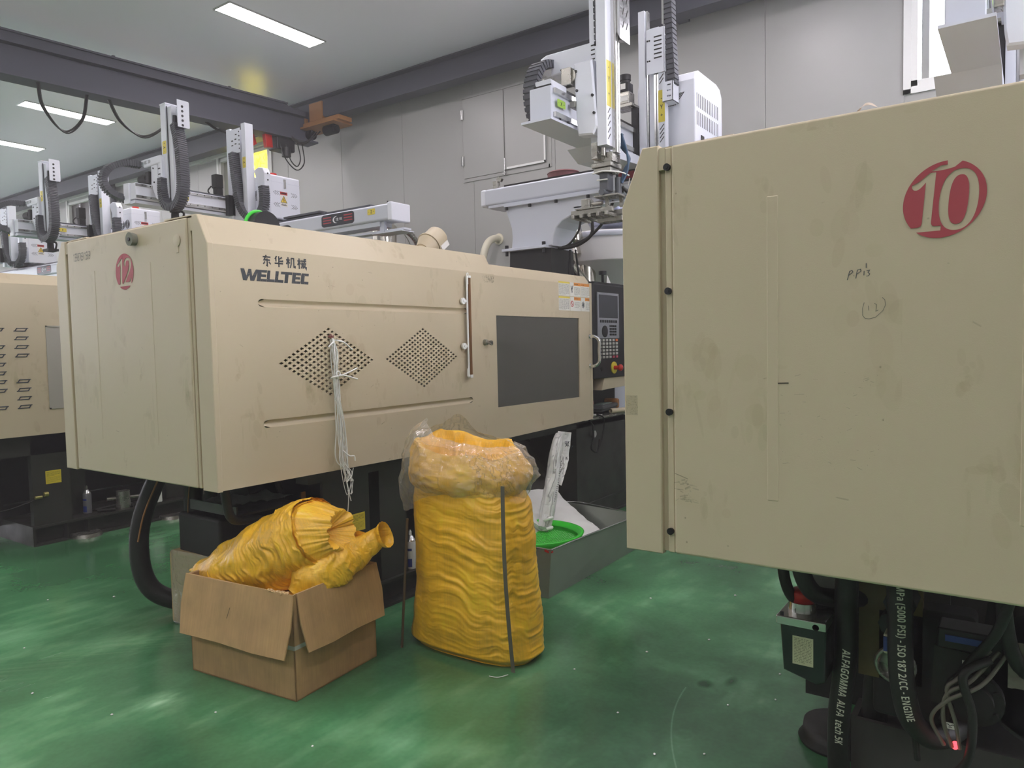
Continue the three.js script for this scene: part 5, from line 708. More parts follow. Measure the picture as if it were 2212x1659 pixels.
// ---------------------------------------------------------------- hoppers, ducts, motors behind the covers
{
  const t = thing('material_hopper', 'large white conical material hopper with stainless top behind the control panel', 'hopper', [6.55, 0, -3.4]);
  mesh('hopper_drum', lathe([[0, 2.02], [0.16, 2.02], [0.18, 2.06], [0.55, 2.29], [0.57, 2.30], [0.57, 2.55], [0.55, 2.57], [0.2, 2.59], [0, 2.6]], 0, -0.03, 0, 48), PHY({ color: 0xe4e2e0, roughness: 0.35 }), t);
  mesh('hopper_rim', lathe([[0.575, 2.51], [0.583, 2.52], [0.583, 2.55], [0.575, 2.56]], 0, -0.03, 0, 48), M.robotGrey, t);
  mesh('hopper_throat', cyl(0.16, 0.16, 1.3, 0, 1.5, 0), M.robotGrey, t);
  mesh('vacuum_loader', lathe([[0, 2.62], [0.2, 2.63], [0.24, 2.72], [0.25, 2.83], [0.2, 2.86], [0.2, 3.0], [0, 3.02]], 0, 0, 0, 36), STD({ color: 0x9aa0b4, roughness: 0.25, metalness: 0.9 }), t);
  mesh('air_duct', [cyl(0.11, 0.14, 0.2, -0.62, 2.55, -0.12), cyl(0.085, 0.12, 0.14, -0.62, 2.40, -0.12), cyl(0.085, 0.085, 0.36, -0.62, 2.2, -0.12), cyl(0.09, 0.09, 0.5, -0.42, 2.02, -0.05).applyMatrix4(new THREE.Matrix4().identity())], M.stainless, t);
  mesh('feed_pipe', tube([[-0.70, 2.22, -0.08], [-0.5, 2.05, -0.04], [-0.2, 1.8, 0]], 0.07, 20, 20), M.stainless, t);
  mesh('handle_grip', [cyl(0.035, 0.035, 0.03, -0.75, 2.12, 0.3), cyl(0.012, 0.012, 0.12, -0.75, 2.05, 0.3)], M.black, t);

  const l = thing('hopper_loader', 'stainless vacuum loader with ribbed hose behind the robot beam', 'hopper loader', [6.94, 0, -6.9]);
  mesh('loader_body', [cyl(0.16, 0.16, 0.36, 0, 2.9, 0, 'y', 30), cyl(0.17, 0.17, 0.02, 0, 3.05, 0, 'y', 30), cyl(0.1, 0.16, 0.1, 0, 3.11, 0, 'y', 30)], M.stainless, l);
  mesh('loader_stand', [cyl(0.14, 0.14, 2.4, 0, 1.5, 0), bb(-0.05, 0.5, 2.62, 2.72, -0.1, 0.14)], M.red, l);
  mesh('gauge', [cyl(0.03, 0.03, 0.02, -0.05, 3.03, 0.16, 'z'), tube([[-0.05, 3.0, 0.17], [-0.06, 2.9, 0.18], [-0.06, 2.84, 0.18]], 0.005, 12, 5), xf(new THREE.TorusGeometry(0.03, 0.005, 6, 20), -0.07, 2.81, 0.17)], M.alu, l);
  mesh('ribbed_hose', [tube([[0.1, 3.02, 0.1], [0.25, 3.03, 0.14], [0.38, 2.96, 0.16], [0.47, 2.83, 0.17], [0.52, 2.7, 0.17]], 0.035, 40, 12), ...Array.from({ length: 16 }, (_, i) => { const cv = curve([[0.1, 3.02, 0.1], [0.25, 3.03, 0.14], [0.38, 2.96, 0.16], [0.47, 2.83, 0.17], [0.52, 2.7, 0.17]]), p = cv.getPointAt((i + 0.5) / 16), d = cv.getTangentAt((i + 0.5) / 16); return new THREE.TorusGeometry(0.036, 0.005, 5, 14).applyQuaternion(new THREE.Quaternion().setFromUnitVectors(V(0, 0, 1), d)).translate(p.x, p.y, p.z); })], M.steel, l);
  mesh('loader_chain', tube([[0.14, 3.06, 0.12], [0.22, 2.96, 0.17], [0.33, 2.8, 0.18], [0.36, 2.74, 0.18]], 0.006, 16, 5), M.steel, l);

  const m = thing('cream_motor', 'small tilted cream motor peeking over the 12 cover', 'motor', [4.03, 2.10, -3.6]);
  const tl = (g) => g.rotateZ(-0.95).translate(0, 0.11, 0);
  mesh('motor_body', [tl(cyl(0.085, 0.085, 0.11, 0, 0.12, 0, 'y', 28)), tl(cyl(0.097, 0.097, 0.012, 0, 0.06, 0, 'y', 28)), tl(cyl(0.07, 0.085, 0.02, 0, 0.185, 0, 'y', 28))], M.creamPlain, m);
  mesh('motor_neck', [tl(cyl(0.09, 0.06, 0.08, 0, 0.01, 0, 'y', 24)), tl(cyl(0.05, 0.055, 0.1, 0, -0.07, 0, 'y', 24))], M.creamPlain, m);
  mesh('motor_plate', tl(bb(0.03, 0.07, 0.08, 0.17, 0.076, 0.082)), M.paper, m);
  mesh('motor_stand', [box(0.03, 0.2, 0.1, -0.1, 0.0, 0, 0, 0, -0.5), box(0.16, 0.02, 0.1, -0.05, -0.05, 0)], M.steel, m);

  const c = mesh('vacuum_conduit', [tube([[7.5, 2.83, -5.46], [7.42, 2.83, -5.46], [7.3, 2.78, -5.47], [7.22, 2.66, -5.48], [7.18, 2.4, -5.5], [7.18, 1.8, -5.5]], 0.045, 50, 14), cyl(0.07, 0.07, 0.014, 7.493, 2.83, -5.46, 'x', 20)], PHY({ color: 0xd8d2bc, roughness: 0.4 }));
  tag(c, 'cream curved conduit entering the wall beside the robot pedestal', 'conduit');

  const d = thing('cable_drum', 'dark cable drum with bright green rim just above the 12 cover', 'cable drum', [3.62, 2.46, -4.9]);
  mesh('drum', [cyl(0.12, 0.12, 0.08, 0, 0, 0, 'z', 36), cyl(0.05, 0.05, 0.1, 0.17, -0.02, 0.02, 'z', 20)], M.black, d);
  mesh('drum_rim', xf(new THREE.TorusGeometry(0.125, 0.014, 8, 40), -0.01, 0, -0.05), M.green, d);
  mesh('drum_stand', bb(-0.05, 0.05, -0.35, -0.05, -0.02, 0.02), M.black, d);
}
// ---------------------------------------------------------------- the filled sack
{
  const t = thing('woven_sack', 'tall full yellow woven sack with clear plastic liner folded over its mouth', 'sack', [2.815, 0, -2.235]);
  const prof = (y) => { // [half width z, half depth x, shift z]
    const k = [[0, 0.325, 0.15, -0.015], [0.04, 0.36, 0.185, -0.015], [0.15, 0.345, 0.195, -0.005], [0.35, 0.32, 0.2, 0.0], [0.55, 0.315, 0.2, -0.005], [0.72, 0.31, 0.19, -0.02], [0.84, 0.285, 0.17, -0.035], [0.88, 0.275, 0.165, -0.04]];
    let i = 0; while (i < k.length - 2 && y > k[i + 1][0]) i++;
    const f = Math.max(0, Math.min(1, (y - k[i][0]) / (k[i + 1][0] - k[i][0])));
    return [1, 2, 3].map((c) => k[i][c] + (k[i + 1][c] - k[i][c]) * sm(f));
  };
  const ring = (u, hw, hd, e = 0.72) => { const a = u * Math.PI * 2, c = Math.cos(a), s = Math.sin(a); return [Math.sign(c) * Math.pow(Math.abs(c), e) * hd, Math.sign(s) * Math.pow(Math.abs(s), e) * hw]; };
  const crease = (u, y) => {
    const a = u * Math.PI * 2, cx = Math.cos(a) * 0.5, cz = Math.sin(a) * 0.6, w = fbm3(cx * 3, y * 3, cz * 3, 13, 3), side = 0.2 + 0.8 * sm(Math.max(0, Math.min(1, (cz - cx * 0.3 + 0.3) / 0.6)));
    const mask = Math.max(0, Math.min(1, fbm3(cx * 2.4, y * 4, cz * 2.4, 21, 3) * 2.2 + 0.55)) * (y < 0.72 ? 1 : 0.5);
    let d = 0.03 * fbm3(cx * 2, y * 2.4, cz * 2, 3, 3);
    d += 0.019 * side * mask * (ridge(cx * 1.6 + w * 1.2, y * 15 + cz * 1.6 + w * 4, cz * 1.3, 41, 2) - 0.55);
    d += 0.009 * side * (ridge(cx * 3, y * 38 + cz * 4 + w * 6, cz * 3, 47, 2) - 0.5) + 0.004 * fbm3(cx * 16, y * 18, cz * 16, 29, 3);
    return d;
  };
  const H = 0.9;
  const body = mesh('sack_body', [grid(260, 230, (u, v) => {
    const y = H * v, [hw, hd, sh] = prof(y), d = crease(u, y) * (0.4 + 0.6 * Math.min(1, y / 0.1)), [x, z] = ring(u, hw + d, hd + d);
    const ear = Math.exp(-Math.pow((y - 0.03) / 0.05, 2)) * 0.035 * Math.pow(Math.abs(Math.sin(u * Math.PI * 2)), 8);
    return [x, y + 0.012 * (1 - v) * Math.abs(fbm3(u * 9, 0, 1, 4)), z * (1 + ear) + sh];
  }, true), grid(40, 6, (u, v) => { const [x, z] = ring(u, 0.3 * v, 0.15 * v); return [x, 0.004, z]; }, true)], M.sack, t, { uv: true });
  // folded-down cuff round the mouth
  const cuff = (u, v) => {
    const a = u * Math.PI * 2, c = Math.cos(a), sn = Math.sin(a), tilt = -0.035 * sn + 0.02 * c;
    const y0 = 0.79 + 0.05 * fbm3(c * 2, sn * 2, 3, 5), k = Math.min(1, v / 0.7), in_ = Math.max(0, (v - 0.7) / 0.3);
    const n = 0.05 * fbm3(c * 1.8, v * 2.2, sn * 1.8, 37, 3) + 0.022 * (ridge(c * 3 + v, v * 4 + c, sn * 3, 39, 2) - 0.5) + 0.006 * fbm3(c * 14, v * 9, sn * 14, 33, 2);
    const top = y0 + 0.225 + tilt + 0.035 * fbm3(c * 1.6, 2, sn * 1.6, 35, 2), out = 0.008 + 0.048 * Math.sin(Math.PI * Math.pow(k, 0.8) * 0.86) + n - 0.02 * k * k;
    const yy = in_ > 0 ? top + 0.014 * Math.sin(in_ * Math.PI) - 0.17 * in_ * in_ : y0 + (top - y0) * k;
    const [x, z] = ring(u, 0.272 + out - 0.06 * sm(in_), 0.165 + out - 0.055 * sm(in_), 0.82);
    return [x, yy, z - 0.03 - 0.02 * v];
  };
  mesh('sack_cuff', grid(200, 60, cuff, true), M.sack, body, { label: 'rolled-down mouth of the sack' });
  mesh('sack_filling', grid(60, 10, (u, v) => { const [x, z] = ring(u, 0.27 * v, 0.15 * v); return [x, 0.875 + 0.03 * fbm3(x * 12, z * 12, 0, 6), z - 0.04]; }, true), STD({ color: 0xd8c47a, roughness: 0.9 }), body);
  // clear liner bag pulled out over the cuff
  mesh('plastic_liner', grid(300, 110, (u, v) => {
    const a = u * Math.PI * 2, c = Math.cos(a), sn = Math.sin(a), left = Math.max(0, -sn), [cx, cy, cz] = cuff(u, Math.min(0.78, 0.02 + v * 0.78));
    const low = 0.79 - 0.13 * sm(left) + 0.05 * fbm3(c * 3, sn * 3, 1, 71), high = 1.05 - 0.03 * sn + 0.085 * Math.exp(-Math.pow((sn + 0.55) / 0.3, 2)) + 0.03 * fbm3(c * 4, sn * 4, 9, 73);
    const y = low + (high - low) * v, w = 0.03 * fbm3(c * 3, v * 3, sn * 3, 81, 2) + 0.026 * (ridge(c * 3.4 + v * 2, v * 3 - c, sn * 3.4, 83, 2) - 0.4) + 0.010 * (ridge(c * 9, v * 6 + c * 4, sn * 9, 87, 2) - 0.4);
    const k = Math.hypot(cx, cz + 0.04), o = 0.02 + Math.max(-0.012, w) + 0.035 * left * (1 - v), inn = v > 0.88 ? -0.05 * (v - 0.88) / 0.12 : 0;
    return [cx + (cx / k) * (o + inn), y, cz + ((cz + 0.04) / k) * (o + inn)];
  }, true), M.film, t, { label: 'clear crinkled plastic liner' });
  mesh('sack_strap', grid(4, 60, (u, v) => { const y = 0.035 + 0.84 * v; return [-0.205 - 0.02 * Math.sin(v * 3) + 0.0 * u, y, 0.36 - 0.035 * v + 0.022 * (u - 0.5)]; }), STD({ color: 0x5c5a4c, roughness: 0.6, side: THREE.DoubleSide }), t, { label: 'dark grey strap down the front' });
  mesh('loose_thread', tube([[-0.19, 0.01, 0.32], [-0.23, 0.006, 0.29], [-0.24, 0.006, 0.25]], 0.002, 16, 5), M.paper, t);
  const r = mesh('thin_rod', cyl(0.0065, 0.0065, 0.66, 0, 0.33, 0, 'y', 8).rotateZ(-0.01).rotateX(0.085).translate(2.605, 0, -2.555), STD({ color: 0x5a4a34, roughness: 0.6 }));
  tag(r, 'thin brown rod leaning against the left side of the yellow sack', 'rod');
}
// ---------------------------------------------------------------- cardboard box with empty sacks
{
  const t = thing('cardboard_box', 'open brown cardboard box on the green floor with flaps hanging outwards', 'cardboard box', [1.945, 0, -2.54], 0.091);
  const w = 0.52, d = 0.68, h = 0.462, th = 0.006;   // local +x right face, -z left face; origin at the near corner
  mesh('box_wall', [bb(0, th, 0, h, -d, 0), bb(w - th, w, 0, h, -d, 0), bb(0, w, 0, h, -th, 0), bb(0, w, 0, h, -d, -d + th), bb(0, w, 0, th, -d, 0)], M.card, t);
  const flap = (name, L, D, place) => { const s = [[0, 0], [L * 0.3, 0.002], [L * 0.7, -0.002], [L, 0], [L + 0.008, -D * 0.5], [L - 0.01, -D], [L * 0.6, -D + 0.004], [L * 0.3, -D - 0.003], [0.01, -D + 0.003], [-0.006, -D * 0.5]]; const g = ext(s, th, 0.001); return mesh(name, place(g), M.card, t); };
  // left flap: along -z, hanging from the top edge of the face at x = 0
  flap('flap', d + 0.02, 0.27, (g) => g.translate(0, 0, -th / 2).rotateX(0.2).rotateY(Math.PI / 2).translate(-0.004, h + 0.002, 0.01).translate(0, 0, 0));
  // right flap: along +x on the face at z = 0
  flap('flap', w - 0.01, 0.255, (g) => g.translate(0, 0, -th / 2).rotateX(-0.2).translate(0.02, h, 0.004).translate(0, 0, 0));
  flap('flap', w, 0.24, (g) => g.translate(0, 0, -th / 2).rotateX(0.3).translate(0, h, -d - 0.002));
  flap('flap', d, 0.26, (g) => g.translate(0, 0, -th / 2).rotateX(-0.25).rotateY(Math.PI / 2).translate(w + 0.004, h, 0));
  mesh('strapping_band', [bb(-0.0016, -0.0004, 0.222, 0.24, -d, 0.001), bb(0, w, 0.222, 0.24, 0.0004, 0.0016), bb(-0.0016, w, 0.222, 0.24, -d - 0.0016, -d - 0.0004), bb(w + 0.0004, w + 0.0016, 0.222, 0.24, -d, 0)], STD({ color: 0xb8b8a8, roughness: 0.4 }), t, { label: 'pale plastic strapping band' });
  mesh('torn_edge', Array.from({ length: 26 }, (_, i) => box(rr(0.006, 0.014), rr(0.003, 0.008), rr(0.008, 0.02), rr(-0.006, 0.004), h + rr(0, 0.006), -rr(0, 0.14), rr(-0.4, 0.4), rr(-0.4, 0.4), rr(-0.4, 0.4))), M.cardEdge, t);
  mesh('crack', box(0.0006, 0.05, 0.002, -0.0416, 0.34, -0.36, 0.25, 0, -0.2), M.darker, t);

  // crumpled sack: surface swept along a path with changing radius
  function crumpled(name, label, path, rad, open, sd, flat = 0.75, folds = 1) {
    const cv = curve(path), N = V(0, 1, 0);
    const f = (u, v) => {
      const p = cv.getPointAt(v), tg = cv.getTangentAt(v), b = new THREE.Vector3().crossVectors(tg, N).normalize(), n = new THREE.Vector3().crossVectors(b, tg).normalize();
      let i = 0; while (i < rad.length - 2 && v > rad[i + 1][0]) i++;
      const k = sm(Math.max(0, Math.min(1, (v - rad[i][0]) / (rad[i + 1][0] - rad[i][0])))), r = rad[i][1] + (rad[i + 1][1] - rad[i][1]) * k, fl = (rad[i][2] ?? flat) + ((rad[i + 1][2] ?? flat) - (rad[i][2] ?? flat)) * k;
      const a = u * Math.PI * 2, c = Math.cos(a), s = Math.sin(a), w = fbm3(c * 1.5, v * 3, s * 1.5, sd + 9, 3), soft = Math.min(1, r / 0.08);
      const big = 0.16 * fbm3(c * 1.1, v * 2.2, s * 1.1, sd, 2), fold = 0.15 * (ridge(c * 0.8 + w, v * 5 + c * 1.2 + w * 2, s * 0.8, sd + 3, 2) - 0.55) * folds, fine = 0.085 * (ridge(c * 1.1 + w, v * 34 + c * 3 + w * 8, s * 1.1, sd + 5, 2) - 0.5) + 0.02 * fbm3(c * 8, v * 20, s * 8, sd + 7, 2);
      const R = r * (1 + (big + fold) * soft + fine);
      return [p.x + b.x * c * R + n.x * s * R * fl, p.y + b.y * c * R + n.y * s * R * fl, p.z + b.z * c * R + n.z * s * R * fl];
    };
    return [f, thing(name, label, 'sack', [0, 0, 0], 0, undefined)];
  }
  const pathA = [[1.97, 0.435, -3.345], [2.03, 0.455, -3.19], [2.1, 0.50, -3.02], [2.16, 0.555, -2.87], [2.195, 0.62, -2.75], [2.21, 0.665, -2.66]];
  const [fa, A] = crumpled('empty_sack', 'large crumpled yellow sack in the cardboard box, pointed at left with open folded mouth', pathA, [[0, 0.012, 0.6], [0.1, 0.07, 0.7], [0.32, 0.145, 0.85], [0.55, 0.18, 0.95], [0.75, 0.18, 1.0], [0.9, 0.16, 1.0], [1, 0.148, 1.0]], true, 5);
  mesh('sack_body', grid(170, 200, fa, true), M.sack, A);
  const ca = curve(pathA);
  mesh('sack_cuff', grid(170, 40, (u, v) => { const t = 0.84 + 0.15 * v, q = fa(u, t), o = ca.getPointAt(t), k = 1.09 + 0.02 * Math.sin(v * Math.PI) + 0.04 * fbm3(Math.cos(u * 6.28) * 3, v, Math.sin(u * 6.28) * 3, 19); return [o.x + (q[0] - o.x) * k, o.y + (q[1] - o.y) * k, o.z + (q[2] - o.z) * k]; }, true), M.sack, A, { label: 'folded cuff' });
  mesh('sack_mouth', grid(200, 50, (u, v) => { const t = 0.985, q = fa(u, t), o = ca.getPointAt(t), a = u * Math.PI * 2, c = Math.cos(a), sn = Math.sin(a), f = Math.min(1, v / 0.8), end = Math.max(0, (v - 0.8) / 0.2), pl = 0.11 * f * (ridge(c * 4.5, v * 0.6, sn * 4.5, 15, 2) - 0.5) * 2, k = (1.0 - 0.42 * f + pl) * (1 - 0.9 * end), L = f * (0.11 + 0.02 * sn + 0.05 * fbm3(c * 2, 0, sn * 2, 17)) - 0.09 * end; return [o.x + (q[0] - o.x) * k + L * 0.5, o.y + (q[1] - o.y) * k + L * 0.05, o.z + (q[2] - o.z) * k + L * 0.86]; }, true), M.sack, A, { label: 'puckered open mouth' });
  const [fb, B] = crumpled('empty_sack', 'smaller crumpled yellow sack at the right in the cardboard box with curled end', [[2.08, 0.39, -2.68], [2.15, 0.46, -2.65], [2.25, 0.505, -2.63], [2.34, 0.53, -2.605], [2.41, 0.565, -2.565], [2.445, 0.60, -2.525], [2.455, 0.615, -2.49]], [[0, 0.06, 0.9], [0.2, 0.1, 1.0], [0.42, 0.115, 0.95], [0.62, 0.095, 0.8], [0.8, 0.06, 0.9], [0.92, 0.042, 1.1], [1, 0.052, 1.2]], true, 45, 0.8, 1.3);
  mesh('sack_body', grid(140, 150, fb, true), M.sack, B);
  mesh('sack_seam', grid(80, 10, (u, v) => [2.34 + 0.08 * u, 0.585 + 0.03 * Math.sin(u * Math.PI) + 0.04 * (v - 0.5), -2.72 + 0.15 * u + 0.03 * v + 0.01 * fbm3(u * 8, v * 4, 0, 4)]), M.sack, B, { label: 'stitched hem' });
  mesh('sack_filling', grid(60, 20, (u, v) => { const x = 2.0 + 0.4 * v, z = -3.15 + 0.56 * u; return [x, 0.39 + 0.06 * fbm3(x * 7, z * 7, 0, 12), z]; }), M.sack, B);

  const bun = thing('wrapped_block', 'pale block wrapped in clear film standing behind the cardboard box', 'wrapped block', [2.3, 0, -3.7], 0.1);
  mesh('block', rb(-0.12, 0.12, 0.0, 0.41, -0.2, 0.2, 0.02), STD({ color: 0xb09a70, roughness: 0.8 }), bun);
  mesh('stretch_film', [grid(120, 40, (u, v) => { const a = u * Math.PI * 2, c = Math.cos(a), s = Math.sin(a), e = 0.28, n = 0.006 * Math.abs(fbm3(c * 8, v * 3, s * 8, 7)) + 0.004; return [Math.sign(c) * Math.pow(Math.abs(c), e) * (0.122 + n), 0.004 + 0.414 * v, Math.sign(s) * Math.pow(Math.abs(s), e) * (0.202 + n)]; }, true)], M.film, bun);
}
// ---------------------------------------------------------------- bin, bag, sieve under the door
{
  const t = thing('metal_bin', 'low grey galvanised sheet metal bin under the machine door', 'bin', [3.59, 0, -2.3], 0);
  const L = 1.2, W = 0.62, h = 0.29, slope = 0.04;
  const side = (pts) => { const g = new THREE.BufferGeometry(); return g; };
  const q = (a, b, c, d, th) => { const A = V(...a), n = new THREE.Vector3().crossVectors(V(...b).sub(A), V(...d).sub(A)).normalize().multiplyScalar(th), P = [a, b, c, d].map((p) => V(...p)), Q = P.map((p) => p.clone().add(n)), pos = []; const f = (...v) => { for (const i of [0, 1, 2, 0, 2, 3]) pos.push(v[i].x, v[i].y, v[i].z); }; f(P[3], P[2], P[1], P[0]); f(Q[0], Q[1], Q[2], Q[3]); for (let i = 0; i < 4; i++) { const j = (i + 1) % 4; f(P[i], P[j], Q[j], Q[i]); } const g = new THREE.BufferGeometry(); g.setAttribute('position', new THREE.Float32BufferAttribute(pos, 3)); g.setAttribute('uv', new THREE.Float32BufferAttribute(new Float32Array(pos.length / 3 * 2), 2)); g.computeVertexNormals(); return g; };
  mesh('bin_side', q([-0.005, 0, -0.01], [L, 0, -0.03], [L + 0.04, h - slope, -0.005], [0.01, h, 0.005], 0.003), M.galv, t);
  mesh('bin_side', q([0, 0, -W], [0, 0, -0.01], [0.01, h, 0.005], [0.0, h, -W - 0.02], 0.003), M.galv, t);
  mesh('bin_side', q([L, 0, -0.03], [L, 0, -W], [L + 0.04, h - 0.01, -W - 0.02], [L + 0.04, h - slope, -0.005], 0.003), M.galv, t);
  mesh('bin_side', q([L, 0, -W], [0, 0, -W], [0, h, -W - 0.02], [L + 0.04, h - 0.01, -W - 0.02], 0.003), M.galv, t);
  mesh('bin_bottom', bb(0.002, L - 0.002, 0.002, 0.006, -W, -0.03), M.galv, t);
  mesh('rolled_rim', [tube([[0.012, h, 0.006], [0.4, h - 0.006, 0.01], [0.8, h - 0.022, 0.004], [L + 0.04, h - slope, -0.005]], 0.005, 40, 6), tube([[0.012, h, 0.006], [0.004, h, -0.3], [0, h, -W - 0.02]], 0.005, 20, 6), tube([[0, h, -W - 0.02], [L + 0.04, h - 0.01, -W - 0.02], [L + 0.04, h - slope, -0.005]], 0.004, 40, 6)], M.alu, t);
  mesh('red_scuff', [box(0.003, 0.012, 0.03, 0.004, h - 0.01, -0.02, 0.3, 0, 0), box(0.02, 0.01, 0.003, 0.02, h - 0.014, 0.008)], M.red, t);

  const s = thing('green_sieve', 'bright green round plastic sieve lying in the grey bin', 'sieve', [3.96, 0.215, -2.66]);
  mesh('sieve_rim', lathe([[0.3, 0.0], [0.315, 0.0], [0.32, 0.03], [0.335, 0.06], [0.31, 0.062], [0.298, 0.03]], 0, 0, 0, 60), M.green, s);
  const bars = []; for (let i = -14; i <= 14; i++) { const a = i * 0.021, w = Math.sqrt(0.305 * 0.305 - a * a); bars.push(bb(-w, w, 0.0, 0.003, a - 0.003, a + 0.003), bb(a - 0.003, a + 0.003, 0.0, 0.003, -w, w)); }
  mesh('sieve_mesh', bars, M.green, s, { kind: 'stuff' });

  const pl = mesh('white_sheet', grid(60, 50, (u, v) => { const x = 3.75 + 1.0 * u, z = -3.0 + 0.42 * v; return [x, 0.58 - 0.5 * v - 0.2 * u * (1 - v) + 0.05 * fbm3(u * 5, v * 5, 1, 33) + 0.03 * Math.sin(u * 9) * v, z - 0.02 * Math.sin(u * 5)]; }), M.paper);
  tag(pl, 'white plastic sheet lining the back of the grey bin', 'plastic sheet');
  const bag = thing('plastic_bag', 'tall narrow white printed plastic bag standing in the grey bin', 'plastic bag', [0, 0, 0]);
  const spine = [[4.21, 0.17, -2.745, 0.05], [4.25, 0.25, -2.745, 0.06], [4.31, 0.42, -2.75, 0.062], [4.36, 0.58, -2.75, 0.058], [4.39, 0.72, -2.75, 0.05], [4.43, 0.82, -2.75, 0.045], [4.47, 0.865, -2.75, 0.035]];
  const sp = curve(spine.map((p) => [p[0], p[1], p[2]]));
  mesh('bag_body', grid(60, 90, (u, v) => { const p = sp.getPointAt(v), k = Math.min(spine.length - 2, Math.floor(v * (spine.length - 1))), f = v * (spine.length - 1) - k, w = spine[k][3] + (spine[k + 1][3] - spine[k][3]) * f, a = u * Math.PI * 2, n = 1 + 0.5 * fbm3(Math.cos(a) * 2, v * 7, Math.sin(a) * 2, 55) + 0.25 * Math.abs(fbm3(Math.cos(a) * 6, v * 18, Math.sin(a) * 6, 57)); return [p.x + Math.cos(a) * w * 0.85 * n, p.y + 0.02 * Math.sin(a) * w, p.z + Math.sin(a) * w * 0.8 * n]; }, true), M.bag, bag);
  mesh('bag_flap', grid(20, 50, (u, v) => { const y = 0.86 - 0.36 * v; return [4.45 + 0.1 * u * (1 - Math.pow(v, 2)) - 0.06 * v + 0.012 * fbm3(u * 4, v * 9, 0, 61), y + 0.02 * (1 - u), -2.76 + 0.06 * u + 0.02 * fbm3(u * 3, v * 5, 2, 63)]; }), M.bag, bag);
  mesh('bag_foot', grid(24, 24, (u, v) => [4.10 + 0.13 * u + 0.05 * v, 0.30 - 0.14 * u - 0.05 * v + 0.02 * fbm3(u * 5, v * 5, 0, 65), -2.78 + 0.1 * v]), M.bag, bag);
  mesh('bag_neck', [xf(new THREE.TorusGeometry(0.03, 0.012, 8, 20), 4.2, 0.235, -2.70, 1.3, 0, 0), xf(new THREE.TorusGeometry(0.028, 0.011, 8, 20), 4.21, 0.30, -2.70, 1.2, 0, 0.2)], M.white, bag);
  sheet('bag_print', canvas(128, 256, (g) => { glyph(g, 'ju', 24, 20, 62, 6, '#2c3240'); g.strokeStyle = '#2c3240'; g.lineWidth = 5; g.beginPath(); g.moveTo(112, 70); g.lineTo(96, 120); g.moveTo(110, 72); g.lineTo(124, 80); g.lineTo(108, 94); g.stroke(); g.beginPath(); g.moveTo(30, 190); g.lineTo(44, 210); g.moveTo(46, 188); g.lineTo(28, 212); g.stroke(); }), 0.085, 0.17, bag, [4.485, 0.735, -2.695], [0, -0.6, 0.05], { alpha: true });
  sheet('bag_print', canvas(64, 256, (g) => { g.fillStyle = '#5a5f68'; for (let i = 0; i < 26; i++) g.fillRect(20 + (i % 3) * 3, 6 + i * 9.5, rr(8, 20), 3); }), 0.03, 0.4, bag, [4.31, 0.5, -2.685], [0, -0.7, -0.2], { alpha: true });
}
